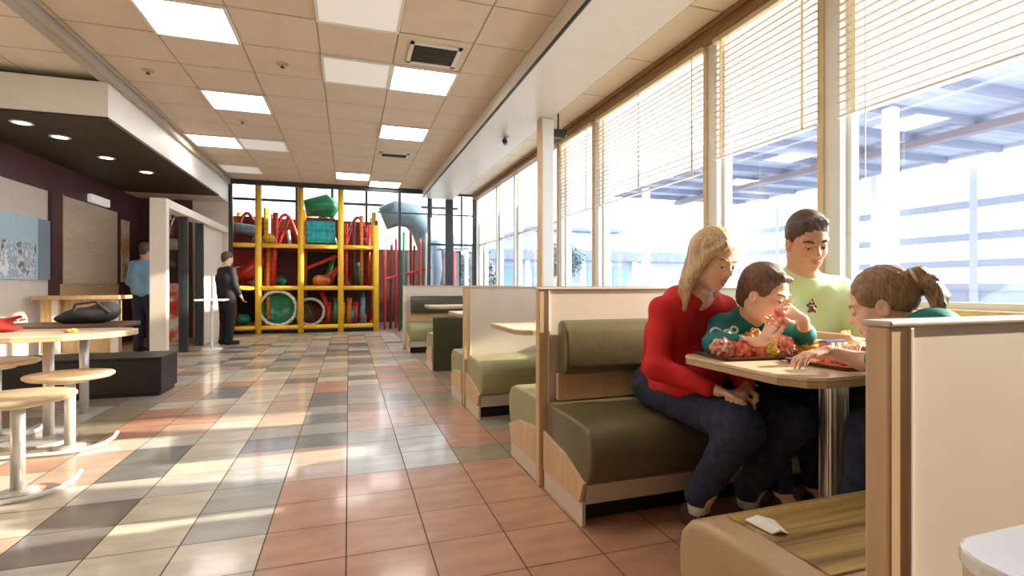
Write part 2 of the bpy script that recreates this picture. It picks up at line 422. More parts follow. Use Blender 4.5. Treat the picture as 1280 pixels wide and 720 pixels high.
# ---------------------------------------------------------------- ceiling lights, vents, sprinklers
def light(x0, y0, label, m, nx=PX, ny=PY):
    t = thing('ceiling_light', label, 'light', (x0+nx/2, y0+ny/2, ZC-.02), 'recessed ceiling lights')
    f = MB(); e = .025
    for q in ((x0,x0+nx,y0,y0+e),(x0,x0+nx,y0+ny-e,y0+ny),(x0,x0+e,y0+e,y0+ny-e),(x0+nx-e,x0+nx,y0+e,y0+ny-e)): f.box(*q,ZC-.022,ZC+.0)
    f.build('frame', M['white'], t)
    d = MB(); d.box(x0+e,x0+nx-e,y0+e,y0+ny-e,ZC-.016,ZC-.006); d.build('diffuser', m, t)
L = M['lamp']; D = M['lampdim']
cx = lambda i: OX+PX*i
ry = lambda j: OY+PY*j
for i, j, m, lab in [
    (-2,-1,L,'bright square ceiling light nearest the grey rail, at the upper left'),
    (-2,2,L,'bright square ceiling light second from the front in the column left of centre'),
    (-3,5,L,'bright ceiling light touching the grey rail above the dark soffit'),
    (-2,5,D,'dim ceiling light just right of the one touching the grey rail'),
    (0,0,D,'unlit pale ceiling panel immediately left of the bright one behind the dark vent'),
    (1,0,L,'bright square ceiling light immediately behind the larger dark vent'),
    (1,3,L,'bright ceiling light between the two dark vents'),
    (0,8,L,'small bright far ceiling light in front of the play area'),
    (1,9,L,'farthest small ceiling light beside the end of the white beam'),
    (-3,8,D,'dim far ceiling light beside the end of the grey rail'),
    (0,-2,D,'pale dim ceiling panel at the top edge left of the larger vent')]:
    light(cx(i), ry(j), lab, m)
for i, j in ((-2,-5),(1,-5)):  # unseen panels added above the frame as fill light
    light(cx(i), ry(j), 'added unseen ceiling fill light over the near tables', L)
for yy in (3.1,):  # unseen lamp added to brighten the left wall and seating
    o = MB().box(-3.6,-2.95,yy,yy+.66,ZC-.05,ZC-.032).build('ceiling_light', L); tag(o,'added unseen fill light over the left seating','light','added fill lights')
def vent(x, y, wx, wy, label):
    t = thing('ceiling_vent', label, 'vent', (x,y,ZC-.02))
    f = MB(); e = .035
    for q in ((x-wx,x+wx,y-wy,y-wy+e),(x-wx,x+wx,y+wy-e,y+wy),(x-wx,x-wx+e,y-wy,y+wy),(x+wx-e,x+wx,y-wy,y+wy)): f.box(*q,ZC-.018,ZC)
    f.build('frame', M['white'], t)
    k = MB(); k.box(x-wx+e,x+wx-e,y-wy+e,y+wy-e,ZC-.006,ZC-.002); k.build('backing', M['black'], t)
    s_ = MB()
    for q in np.linspace(y-wy+e+.015,y+wy-e-.015,9): s_.box(x-wx+e,x+wx-e,q-.004,q+.004,ZC-.016,ZC-.006)
    s_.build('louvre', mat('vent_louvre',(.10,.09,.08),.5), t)
vent(.78,4.88,.24,.22,'larger dark louvred ceiling vent with pale frame, nearest the camera')
vent(.74,8.85,.24,.15,'small dark ceiling vent far down the aisle')
def sprinkler(u, v, label):
    d = 630*(ZC-1.07)/(356-v); l = (u-640)/630*d; s_, c_ = math.sin(YAW), math.cos(YAW)
    x, y = l*c_+d*s_, d*c_-l*s_
    t = thing('sprinkler_head', label, 'sprinkler', (x,y,ZC-.03), 'ceiling sprinklers')
    MB().lathe([(0,.0),(.06,0),(.06,.006),(0,.006)],(x,y,ZC-.005),20).build('escutcheon', M['tanwood'], t)
    MB().lathe([(0,-.035),(.022,-.033),(.022,-.029),(.006,-.028),(.008,-.008),(0,-.008)],(x,y,ZC-.005),14).build('head', M['black'], t)
sprinkler(185,88,'dark sprinkler head in ceiling beside the grey rail, left')
sprinkler(353,80,'dark sprinkler head in the centre of the ceiling')
sprinkler(303,151,'dark sprinkler head in ceiling beyond the second bright light')
# downlights in the dark soffit
for u, v, lab in ((27,153,'round downlight in dark soffit, leftmost and nearest'),(75,171,'round downlight in dark soffit, second from the left'),
                  (133,197,'round downlight in dark soffit, third from the left'),(183,215,'round downlight in dark soffit, rightmost and farthest')):
    d = 630*(2.80-1.07)/(356-v); l = (u-640)/630*d; s_, c_ = math.sin(YAW), math.cos(YAW)
    x, y = l*c_+d*s_, d*c_-l*s_
    t = thing('downlight', lab, 'light', (x,y,2.79), 'downlights over the counter')
    MB().lathe([(.075,0),(.10,0),(.10,-.008),(.075,-.010)],(x,y,2.80),24).build('ring', M['white'], t)
    MB().lathe([(0,0),(.075,0),(.075,-.004),(0,-.004)],(x,y,2.80),24).build('lens', M['spot'], t)
# column under the beam, camera and speaker
t = thing('column', 'slim white square column standing under the white beam behind the booths', 'column', (2.31,5.77,0))
MB().box(2.235,2.385,5.70,5.85,0,3.095).build('shaft', M['alu'], t, bevel=.008)
MB().box(2.222,2.236,5.70,5.85,0,3.095).build('corner_guard', M['endwood'], t)
t = thing('security_camera', 'small grey camera under the white beam beyond the slim column', 'camera', (2.05,6.6,3.1))
MB().lathe([(0,0),(.04,0),(.04,-.02),(.015,-.03),(.015,-.06),(0,-.06)],(2.05,6.6,3.1),16).build('mount', M['greyrail'], t)
MB().tube([(2.0,6.5,3.01),(2.08,6.72,3.05)],.035,12).build('body', M['black'], t)
t = thing('wall_speaker', 'small black speaker hanging beside the top of the slim column', 'speaker', (2.52,5.9,3.0))
MB().box(2.44,2.62,5.85,5.97,2.93,3.03).build('case', M['black'], t, bevel=.01)
MB().tube([(2.53,5.91,3.03),(2.53,5.91,3.24)],.012,8).build('bracket', M['black'], t)

# ---------------------------------------------------------------- blinds
def blind(y0, y1, zb, label):
    t = thing('window_blind', label, 'blind', (XW-.05,(y0+y1)/2,3.1), 'venetian blinds')
    MB().box(XW-.085,XW-.035,y0,y1,3.06,3.104).build('head_rail', M['cord'], t)
    s_ = MB(); n = int((3.05-zb-.03)/.050)
    for k in range(n):
        z = zb+.045+k*.050; a = .16
        cx_, hx, hz = XW-.062, .0185*math.cos(a), .0185*math.sin(a)
        s_.prism([(cx_-hx,z-hz),(cx_+hx,z+hz),(cx_+hx,z+hz+.002),(cx_-hx,z-hz+.0025)], y0+.004, y1-.004, 'y')
    s_.build('slats', M['slat'], t)
    MB().box(XW-.08,XW-.045,y0,y1,zb,zb+.013).build('bottom_rail', M['alu'], t)
    for y in ([y0+.1,y1-.1] if y1-y0 < 1.5 else [y0+.12,(y0+y1)/2,y1-.12]):
        MB().box(XW-.090,XW-.0875,y-.012,y+.012,zb,3.07).build('ladder_tape', M['tape'], t)
    MB().tube([(XW-.1,y1-.2,3.06),(XW-.1,y1-.2,zb-.55)],.003,6).build('cord', M['alu'], t)
blind(.33,2.35,2.10,'wide venetian blind in the nearest visible window on the right')
blind(2.49,3.46,2.10,'narrow venetian blind between the two nearest white mullions, above the man')
blind(3.60,5.55,2.02,'wide venetian blind above the blonde woman')
blind(5.69,6.69,2.02,'narrow venetian blind farthest away, beside the slim column')
# ---------------------------------------------------------------- booths
M['captrim'] = mat('beige_top_cap',(.62,.52,.41),.4)
def divider(y, x0, ztop, label, th=.05, x1=2.93, curved=False):
    t = thing('booth_divider', label, 'divider', (x0,y,0), 'booth dividers')
    MB().box(x0+.05,x1,y+.006,y+th-.006,0,ztop-.012).build('panel', M['panel'], t, bevel=.003)
    # end post widens towards the floor
    if curved: pts = [(y+th+.0,ztop-.012),(y,ztop-.012),(y-.02,.75),(y-.03,.35),(y-.02,.12),(y,.04),(y+.03,0),(y+th,0)]
    else: pts = [(y,0),(y,ztop-.012),(y+th,ztop-.012),(y+th,.6),(y+th,.25),(y+th,0)]
    MB().prism(pts, x0, x0+.055, 'x').build('end_post', M['endwood'] if not curved else M['panel'], t, bevel=.006)
    MB().box(x0-.004,x1,y-.006,y+th+.006,ztop-.012,ztop).build('top_cap', M['captrim'], t, bevel=.004)
    MB().box(x0+.052,x0+.062,y-.004,y+.008,0,ztop-.014).build('trim_strip', M['panel'], t, bevel=.002)
    return t
def bench(y, s, x0, x1, label, vinyl, back=None, depth=.53, sidewood='endwood', panelmat='panel', lowback=None):
    # y: plane of the divider it stands against, s: -1 faces the camera, +1 faces away
    t = thing('booth_bench', label, 'bench', (x0,y,0), 'booth benches')
    Y = lambda a: y+s*a
    D_ = depth
    prof = [(0,.19),(0,.455),(.22,.455),(D_-.10,.445),(D_-.045,.425),(D_-.01,.385),(D_,.34),(D_-.002,.27),(D_-.02,.215),(D_-.05,.19)]
    o = MB().prism([(Y(a+.012),b_) for a,b_ in prof], x0, x1, 'x').build('seat', vinyl, t, bevel=.022, smooth=False, seg=4)
    for p in o.data.polygons: p.use_smooth = True
    o = MB().prism([(Y(.015),.10),(Y(.015),.30),(Y(.30),.265),(Y(D_-.035),.20),(Y(D_-.08),.10)], x0-.012, x0+.01, 'x').build('end_panel', M[sidewood], t, bevel=.004)
    MB().prism([(Y(.015),.0),(Y(.015),.105),(Y(D_-.06),.105),(Y(D_-.06),.0)], x0-.006, x0+.012, 'x').build('side_base', M[panelmat], t, bevel=.002)
    MB().prism([(Y(.015),.095),(Y(.015),.188),(Y(D_-.045),.188),(Y(D_-.065),.095)], x0+.014, x1, 'x').build('front_panel', M[panelmat], t)
    MB().box(x0+.014,x1,min(Y(.02),Y(D_-.13)),max(Y(.02),Y(D_-.13)),0,.093).build('toe_kick', M['kick'], t)
    if back:
        p = [(.02,.625),(.055,.60),(.11,.605),(.14,.64),(.145,.73),(.135,.82),(.11,.865),(.07,.885),(.03,.88),(.02,.86)]
        MB().prism([(Y(a),b_) for a,b_ in p], x0+.065, x1, 'x').build('backrest', back, t, bevel=.018, smooth=True, seg=4)
        MB().box(x0+.065,x1,min(Y(.008),Y(.04)),max(Y(.008),Y(.04)),.46,.60).build('back_panel', M['endwood'], t)
    if lowback:
        MB().prism([(Y(.0-.05),.0),(Y(.01),.0),(Y(.01),.66),(Y(-.02),.68),(Y(-.05),.66)], x0, x1, 'x').build('backrest', lowback, t, bevel=.01)
    return t
V = M['olive']; SG = M['sunlit']
divider(.699, .99, 1.0, 'large beige booth divider in the right foreground with wooden end post')
divider(2.49, .955, 1.055, 'beige booth divider with wooden end post behind the olive bench of the blonde woman')
divider(4.36, .965, 1.055, 'beige booth divider behind the second sunlit olive bench, by the slim column')
divider(8.46, .85, 1.06, 'farthest cream booth divider with rounded end by the play area', curved=True)
mseat = mat('sun_striped_seat',(.12,.065,.02),.4,col2=(.55,.37,.12),scale=1.9,stretch=(.45,11,.6),coat=.25)  # sun stripes from the blinds, painted into the seat colour
M['endtan'] = mat('tan_seat_shell',(.52,.36,.20),.4,var=.05,coat=.2)
NB = bench(.757, 1, .88, 2.9, 'tan booth bench with sun stripes painted on its seat behind the foreground divider', M['endtan'], depth=.44)
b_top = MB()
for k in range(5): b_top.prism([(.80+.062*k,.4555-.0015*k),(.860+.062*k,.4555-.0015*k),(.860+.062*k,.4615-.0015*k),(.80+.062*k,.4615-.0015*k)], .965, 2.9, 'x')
b_top.build('sun_striped_top', mseat, NB, bevel=.002)
bench(2.49, -1, .985, 2.9, 'olive green vinyl booth bench on which the blonde woman sits', V, back=V)
bench(2.545, 1, .975, 2.9, 'sunlit olive booth bench back to back with the olive bench of the woman', SG, back=V)
bench(4.36, -1, .985, 2.9, 'sunlit olive booth bench with black toe kick facing the second empty table', SG)
bench(4.415, 1, .965, 2.9, 'sunlit olive booth bench seen end on just beyond the second divider', SG, back=V)
bench(6.25, 1, .99, 2.9, 'pale booth bench with low dark olive back near the far end', SG, lowback=M['darkolive'])
bench(8.43, -1, .90, 2.9, 'pale sunlit olive booth bench against the farthest divider', SG, back=M['darkolive'])

def table(x0, x1, y0, y1, z, label, top, px_=None, cham=.10, posts=None, group=None):
    t = thing('dining_table', label, 'table', ((x0+x1)/2,(y0+y1)/2,0), group)
    P = [(x1,y0),(x1,y1),(x0+.03,y1),(x0,y1-.03),(x0,y0+cham),(x0+cham*.45,y0+cham*.25),(x0+cham,y0)]
    MB().prism(P, z-.012, z, 'z').build('table_top', top, t, bevel=.002)
    MB().prism([(a+(.002 if a<x1 else 0),b_) for a,b_ in P], z-.036, z-.0125, 'z').build('edge_band', M['laminate_edge'], t, bevel=.003)
    for x in posts:
        yc = (y0+y1)/2
        p = MB(); p.lathe([(0,.0),(.047,.0),(.047,z-.06),(0,z-.06)],(x,yc,.0),28)
        for k in range(4):
            a = k*PI/2+.5; p.tube([(x+.043*math.cos(a),yc+.043*math.sin(a),.02),(x+.043*math.cos(a),yc+.043*math.sin(a),z-.07)],.010,8)
        p.build('pedestal', M['steel'], t, smooth=False)
        MB().lathe([(0,0),(.20,0),(.20,.008),(.06,.022),(0,.022)],(x,yc,0),32).build('base_plate', M['black'], t, smooth=True)
        MB().box(x-.16,x+.16,yc-.12,yc+.12,z-.062,z-.036).build('top_bracket', M['black'], t)
    return t
table(1.36, 2.86, 1.23, 1.84, .77, 'pale wooden table at which the family eats', M['maple'], posts=(1.86,2.55))
table(1.06, 2.86, 3.14, 3.84, .77, 'pale wooden table in the second booth beyond the family', M['maple'], posts=(1.75,), group='empty booth tables')
table(1.08, 2.86, 5.02, 5.72, .77, 'pale wooden table in the third booth by the slim column', M['maple'], posts=(1.8,), group='empty booth tables')
table(1.08, 2.86, 6.95, 7.65, .77, 'pale wooden table in front of the farthest divider', M['maple'], posts=(1.8,), group='empty booth tables')
# bright near table, bottom right corner
t = thing('dining_table', 'glossy white table with tan rim at the lower right corner', 'table', (1.4,.08,0))
P = rrect(.635,2.2,-.26,.40,.06)
wt = mat('white_laminate',(.86,.84,.80),.18,coat=.4)
MB().prism(P,.755,.775,'z').build('table_top', wt, t, bevel=.004)
MB().prism(rrect(.638,2.198,-.257,.397,.058),.728,.7545,'z').build('edge_band', M['endwood'], t, bevel=.004)
MB().lathe([(0,.02),(.05,.02),(.05,.727),(0,.727)],(1.4,.07,0),24).build('pedestal', M['steel'], t)
MB().lathe([(0,0),(.25,0),(.25,.01),(.06,.022),(0,.022)],(1.4,.07,0),32).build('base_plate', M['black'], t)

def seatpt(u, v, z):
    d = (1.07-z)*630/(v-356); l = (u-640)/630*d; s_, c_ = math.sin(YAW), math.cos(YAW)
    return l*c_+d*s_, d*c_-l*s_
# napkin left on the bench
x, y = seatpt(962,658,.46)
b = MB()
vs = [(x-.035,y+.045,.004),(x-.005,y+.035,.016),(x+.035,y+.020,.004),(x+.012,y-.045,.003),(x-.012,y-.045,.015),(x-.028,y-.035,.004)]
q = [b.b.verts.new((a,c,.459+e)) for a,c,e in vs]; q2 = [b.b.verts.new((a,c,.457+e*.8)) for a,c,e in vs]
b.b.faces.new((q[0],q[1],q[4],q[5])); b.b.faces.new((q[1],q[2],q[3],q[4])); b.b.faces.new((q2[5],q2[4],q2[1],q2[0])); b.b.faces.new((q2[4],q2[3],q2[2],q2[1]))
for k in range(6): b.b.faces.new((q[k],q2[k],q2[(k+1)%6],q[(k+1)%6]))
tag(b.build('napkin', mat('white_paper',(.85,.84,.82),.8), None), 'crumpled white napkin lying on the striped bench seat', 'napkin')

# ---------------------------------------------------------------- food on the family table
paper = mat('red_printed_paper',(.80,.05,.03),.55,col2=(.88,.55,.45),scale=26)
TZ = .7702
def tray(x, y, rz, label, w=.36, d=.26):
    t = thing('serving_tray', label, 'tray', (x,y,TZ))
    P = rrect(-w/2,w/2,-d/2,d/2,.03)
    P2 = rrect(-w/2+.012,w/2-.012,-d/2+.012,d/2-.012,.022)
    t.rotation_euler.z = rz
    def loc(mb,name,m,**k):
        o = mb.build(name,m,None,**k); o.parent = t; return o
    b = MB(); b.prism(P2,.0,.004,'z')
    A = [b.b.verts.new((p[0],p[1],.016)) for p in P]; B = [b.b.verts.new((p[0],p[1],.0)) for p in P2]; C = [b.b.verts.new((p[0]*.985,p[1]*.98,.016)) for p in P]; E_ = [b.b.verts.new((p[0]*.985,p[1]*.98,.004)) for p in P2]
    n = len(P)
    for k in range(n):
        k2 = (k+1)%n
        b.b.faces.new((B[k],B[k2],A[k2],A[k])); b.b.faces.new((A[k],A[k2],C[k2],C[k])); b.b.faces.new((C[k],C[k2],E_[k2],E_[k]))
    loc(b,'tray_base',mat('dark_brown_tray',(.10,.03,.02),.4))
    b = MB(); b.box(-w/2+.02,w/2-.02,-d/2+.02,d/2-.02,.0045,.0055); loc(b,'paper_liner',paper)
    return t
TR1 = (1.585,1.715); TR2 = (1.79,1.43)
tray(TR1[0],TR1[1],-.12,'dark serving tray full of red and yellow food before the woman and boy')
tray(TR2[0],TR2[1],.1,'dark serving tray with red liner in front of the girl beside the divider')
wrapm = {'red':mat('red_wrapper',(.72,.03,.02),.5,col2=(.90,.35,.20),scale=38,bump=.9,bscale=70),
 'pink':mat('pink_wrapper',(.80,.07,.05),.5,col2=(.95,.68,.55),scale=42,bump=.9,bscale=70),
 'yellow':mat('yellow_wrapper',(.90,.60,.06),.5,col2=(.95,.82,.30),scale=38,bump=.9,bscale=70),
 'white':mat('white_wrapper',(.88,.85,.78),.6,col2=(.95,.78,.66),scale=30,bump=.9,bscale=70),
 'orange':mat('orange_wrapper',(.88,.28,.05),.5,col2=(.95,.60,.15),scale=38,bump=.9,bscale=70)}
def food(name, label, cat, x, y, m, r, seed, z=TZ+.006, group=None):
    o = MB().blob((x,y,z+r[2]*.80),r,4,.55,3.4,seed).build(name, m, None, smooth=True)
    return tag(o,label,cat,group)
food('burger_wrapper','red and pink crumpled wrapper at the left end of the tray before the woman','wrapper',1.455,1.69,wrapm['pink'],(.045,.042,.040),1)
food('burger_wrapper','bright red crumpled wrapper second from the left on the tray before the boy','wrapper',1.505,1.645,wrapm['red'],(.036,.034,.036),2)
food('burger_wrapper','small red wrapper at the front middle of the tray before the boy','wrapper',1.565,1.635,wrapm['red'],(.034,.030,.033),3)
food('burger_wrapper','yellow and orange wrapper at the front of the tray before the boy','wrapper',1.625,1.625,wrapm['yellow'],(.036,.030,.040),4)
food('burger_wrapper','pink and white wrapper at the right end of the tray before the boy','wrapper',1.695,1.625,wrapm['pink'],(.045,.036,.046),5)
food('burger_wrapper','orange wrapper at the back of the tray under the chin of the boy','wrapper',1.625,1.715,wrapm['orange'],(.045,.036,.056),6)
food('burger_wrapper','white wrapper at the back right of the tray under the hand of the boy','wrapper',1.715,1.70,wrapm['white'],(.036,.036,.048),7)
food('burger_wrapper','red wrapper at the back left of the tray before the woman','wrapper',1.53,1.725,wrapm['pink'],(.044,.036,.044),8)
food('burger_wrapper','red and white wrapper on the tray of the girl beside the divider','wrapper',1.86,1.37,wrapm['pink'],(.042,.034,.034),9)
food('burger_wrapper','reddish wrapper on the tray of the girl under her forearm','wrapper',1.74,1.375,wrapm['red'],(.034,.03,.026),10)
friesm = mat('french_fries',(.90,.60,.14),.6,var=.12,scale=30)
def fries(x, y, label, n=110, sp=.05, z=TZ, carton=None):
    t = thing('french_fries', label, 'fries', (x,y,z))
    r = random.Random(int(x*1000)); b = MB()
    for k in range(n):
        a = r.uniform(0,PI); L_ = r.uniform(.025,.04); cx_ = x+r.gauss(0,sp*.5); cy_ = y+r.gauss(0,sp*.4)
        zz = z+.012+r.random()*.055*max(0,1-abs(cx_-x)/sp)
        b.tube([(cx_-L_*math.cos(a),cy_-L_*math.sin(a),zz+r.uniform(-.003,.010)),(cx_+L_*math.cos(a),cy_+L_*math.sin(a),zz+r.uniform(-.003,.010))],.0042,4)
    o = b.build('fries_pile', friesm, t); o['kind'] = 'stuff'
    if carton:
        MB().prism([(x-.035,z+.004),(x+.035,z+.004),(x+.048,z+.062),(x+.02,z+.05),(x-.02,z+.05),(x-.048,z+.066)],y+.02,y+.045,'y').build('carton', carton, t, bevel=.003)
    return t
fries(1.83,1.60,'heap of yellow fries on white paper in the middle of the table')
fries(1.93,1.52,'heap of yellow fries in front of the man toward the divider',sp=.06)
fries(1.77,1.47,'scattered fries at the edge of the tray of the girl',n=60,sp=.05,z=TZ+.01)
o = MB().blob((1.90,1.69,TZ+.030),(.085,.04,.036),3,.3,2.2,12).build('sandwich_paper', wrapm['white'], None, smooth=True)
tag(o,'open white sandwich paper in the middle of the table before the man','paper')
t = thing('fries_box','yellow carton standing at the far side of the table before the man','carton',(2.06,1.62,TZ))
MB().prism([(2.01,TZ),(2.11,TZ),(2.125,TZ+.07),(1.995,TZ+.075)],1.60,1.65,'y').build('carton', wrapm['yellow'], t, bevel=.006)
MB().prism([(2.03,TZ+.075),(2.09,TZ+.075),(2.085,TZ+.10),(2.035,TZ+.10)],1.64,1.645,'y').build('flap', wrapm['orange'], t)

# ---------------------------------------------------------------- left: stools and tables
woodseat = mat('birch_stool_seat',(.70,.50,.30),.35,var=.08,scale=3,stretch=(2,10,1),coat=.2)
def stool(x, y, zs, label, r=.24):
    t = thing('swivel_stool', label, 'stool', (x,y,0), 'fixed stools at the left tables')
    MB().lathe([(0,zs-.022),(r*.55,zs-.024),(r*.92,zs-.018),(r,zs-.004),(r,zs+.008),(r*.97,zs+.014),(r*.5,zs+.006),(0,zs+.004)],(x,y,0),40,1,.86).build('seat', woodseat, t, smooth=True)
    MB().tube([(x,y,.01),(x,y,zs-.024)],.030,20).build('post', M['greymetal'], t, smooth=True)
    MB().lathe([(0,zs-.045),(.10,zs-.045),(.12,zs-.025),(0,zs-.024)],(x,y,0),24).build('seat_plate', M['greymetal'], t)
    lp = [(x+.20*math.cos(a)+(-.02), y+.16*math.sin(a), .02) for a in np.linspace(-2.5,2.2,22)]
    lp = [(x-.55,y-.10,.016)]+[(x-.25,y-.15,.016)]+lp[6:]+[(x-.1,y+.19,.03)]
    MB().tube([(x-.6,y-.13,.013),(x-.3,y-.17,.013),(x,y-.165,.013),(x+.12,y-.13,.013),(x+.2,y-.05,.02),(x+.225,y+.05,.035),(x+.23,y+.09,.06)],.012,8).build('foot_rail', M['alu'], t, smooth=True)
    MB().lathe([(0,0),(.085,0),(.08,.012),(.03,.02),(0,.02)],(x,y,0),24).build('floor_flange', M['greymetal'], t, smooth=True)
    return t
stool(-1.745,4.05,.475,'round birch stool nearest the aisle, under the right end of the left table')
stool(-1.62,3.25,.49,'round birch stool nearest the camera at the left edge')
stool(-2.34,4.45,.53,'taller round birch stool behind the nearest stool at the left edge')
t = thing('dining_table','long pale wooden table with rounded end beside the stools','table',(-2.3,4.15,0))
P = [(-3.9,3.84),(-1.95,3.84),(-1.72,3.90),(-1.56,4.02),(-1.47,4.18),(-1.46,4.34),(-1.53,4.44),(-1.7,4.48),(-3.9,4.48)]
MB().prism(P,.737,.752,'z').build('table_top', M['maple'], t, bevel=.003)
MB().prism(P,.712,.7365,'z').build('edge_band', woodseat, t, bevel=.005)
MB().tube([(-2.02,4.40,.0),(-2.02,4.40,.712)],.032,16).build('leg', M['greymetal'], t, smooth=True)
MB().tube([(-3.3,4.15,.0),(-3.3,4.15,.712)],.032,16).build('leg', M['greymetal'], t, smooth=True)
MB().lathe([(0,0),(.2,0),(.2,.01),(0,.015)],(-2.02,4.30,0),24).build('base_plate', M['greymetal'], t)
# second table behind
t = thing('dining_table','dark edged table behind the long left table, against the black bench','table',(-2.6,5.0,0))
P = rrect(-3.8,-1.75,4.85,5.35,.12)
MB().prism(P,.722,.75,'z').build('table_top', mat('dark_tabletop',(.12,.06,.035),.35), t, bevel=.004)
MB().tube([(-2.1,5.1,.0),(-2.1,5.1,.722)],.032,16).build('leg', M['greymetal'], t, smooth=True)
MB().tube([(-3.2,5.1,.0),(-3.2,5.1,.722)],.032,16).build('leg', M['greymetal'], t, smooth=True)
# black planter bench
t = thing('low_cabinet','long low black cabinet on the floor behind the left stools','cabinet',(-2.6,5.9,0))
MB().box(-3.8,-1.72,5.66,6.15,.035,.36).build('body', M['blackbox'], t, bevel=.008)
MB().box(-3.8,-1.74,5.69,6.12,0,.034).build('plinth', M['kick'], t)
MB().box(-3.81,-1.705,5.645,6.165,.36,.378).build('top', M['blackbox'], t, bevel=.004)
# high counter with posts
t = thing('high_table','high tan counter table with pale posts in front of the wood wall','table',(-3.35,8.4,0))
MB().box(-3.92,-2.95,8.10,8.55,.875,.925).build('table_top', M['tanwood'], t, bevel=.006)
for x in (-3.05,-3.7): MB().box(x-.035,x+.035,8.2,8.27,0,.875).build('leg', M['cream'], t, bevel=.004)
MB().box(-3.9,-3.0,8.30,8.33,.15,.874).build('front_panel', M['tanwood'], t)
# things on the tables
def sack(name,label,cat,parts,mats,h=.006,base=(0,0,0)):
    s_ = SDF()
    for p in parts:
        if p[0]=='e': s_.ell(*p[1:3],k=p[3])
        else: s_.cap(*p[1:5],k=p[5])
    o = s_.build(name,mats,None,h); return tag(o,label,cat)
redcl = mat('red_fabric',(.50,.03,.02),.8,var=.3,scale=9,bump=.4,bscale=14)
sack('folded_jacket','red folded jacket lying on the long table at the left edge','jacket',
  [('e',(-2.30,4.30,.79),(.13,.10,.036),.03),('e',(-2.38,4.33,.83),(.12,.09,.05),.04),('e',(-2.18,4.27,.775),(.08,.06,.018),.03),('c',(-2.26,4.30,.81),(-2.16,4.36,.85),.020,.012,.03)],redcl)
food('paper_cup_lid','small orange food wrapper beside the red jacket','wrapper',-1.76,4.10,wrapm['orange'],(.035,.03,.014),31,z=.752)
bc = mat('black_fabric',(.02,.018,.02),.7,bump=.3,bscale=20)
sack('handbag','black handbag slumped on the dark edged table behind','bag',
  [('e',(-2.07,5.10,.815),(.17,.10,.070),.04),('e',(-1.95,5.12,.85),(.10,.08,.08),.05),('e',(-2.21,5.12,.79),(.10,.09,.04),.05),('c',(-2.17,5.04,.80),(-2.13,5.03,.91),.010,.010,.01),('c',(-2.13,5.03,.91),(-1.99,5.03,.93),.010,.010,.01),('c',(-1.99,5.03,.93),(-1.91,5.04,.84),.010,.010,.01)],bc)
sack('magazine','pale folded newspaper lying beside the black handbag','paper',
  [('c',(-2.75,5.05,.775),(-2.50,5.0,.80),.022,.02,.02),('c',(-2.7,5.12,.77),(-2.5,5.1,.80),.02,.02,.02)],mat('newsprint',(.62,.58,.52),.8,var=.3,scale=20),)
# wall picture
def art(name, cols, scale):
    m = mat(name, cols[0], .35); nt = m.node_tree
    b_ = nt.nodes['Principled BSDF']; tc = nt.nodes.new('ShaderNodeTexCoord'); n = nt.nodes.new('ShaderNodeTexNoise'); n.inputs['Scale'].default_value = scale; n.inputs['Detail'].default_value = 3
    cr = nt.nodes.new('ShaderNodeValToRGB'); cr.color_ramp.interpolation = 'LINEAR'
    for k in range(len(cols)-2): cr.color_ramp.elements.new(.5)
    for k, c in enumerate(cols): cr.color_ramp.elements[k].position = .32+.36*k/(len(cols)-1); cr.color_ramp.elements[k].color = (*c,1)
    nt.links.new(tc.outputs['Object'],n.inputs['Vector']); nt.links.new(n.outputs['Fac'],cr.inputs['Fac']); nt.links.new(cr.outputs['Color'],b_.inputs['Base Color'])
    return m
t = thing('wall_picture','wide blue and white picture on the left wall','picture',(XL+.03,7.9,1.6))
MB().box(XL+.005,XL+.03,6.4,8.68,1.14,1.96).build('backing', mat('sky_blue_print',(.50,.68,.76),.4,var=.05), t)
MB().box(XL+.0305,XL+.033,6.8,8.35,1.16,1.62).build('print', art('snow_print',[(.85,.88,.9),(.9,.9,.88),(.30,.42,.55),(.80,.82,.84),(.10,.10,.12),(.85,.86,.88)],5), t)
MB().box(XL+.0305,XL+.036,8.40,8.68,1.14,1.96).build('side_strip', mat('slate_blue_print',(.25,.31,.38),.4), t)
t = thing('wall_sign','small white sign on the dark band above the tan wall panel','sign',(XL+.05,9.9,2.5))
MB().box(XL+.022,XL+.09,9.75,10.40,2.40,2.53).build('sign_box', mat('white_lit_sign',(.85,.82,.78),.4,emit=(1,.95,.88),es=.2), t, bevel=.01)
t = thing('menu_poster','narrow colourful vertical poster on the dark wall beside the tan panel','poster',(XL+.04,11.2,1.7))
MB().box(XL+.022,XL+.035,11.0,11.35,1.12,2.25).build('poster_print', art('poster_print',[(.15,.35,.30),(.65,.30,.08),(.75,.70,.60),(.55,.10,.08)],2.2), t)
MB().box(XL+.022,XL+.04,10.98,11.37,2.25,2.27).build('poster_rail', M['tanwood'], t)
t = thing('wall_clock_panel','small white notice board on the dark far corner wall','notice',(XL+.5,11.8,1.9))
MB().box(-3.75,-3.30,11.80,11.84,1.78,2.0).build('board', M['cream'], t, bevel=.01)
b = MB(); b.box(XL,-3.05,11.84,11.86,0,2.8); struct('trim_60', b, M['aubergine'])

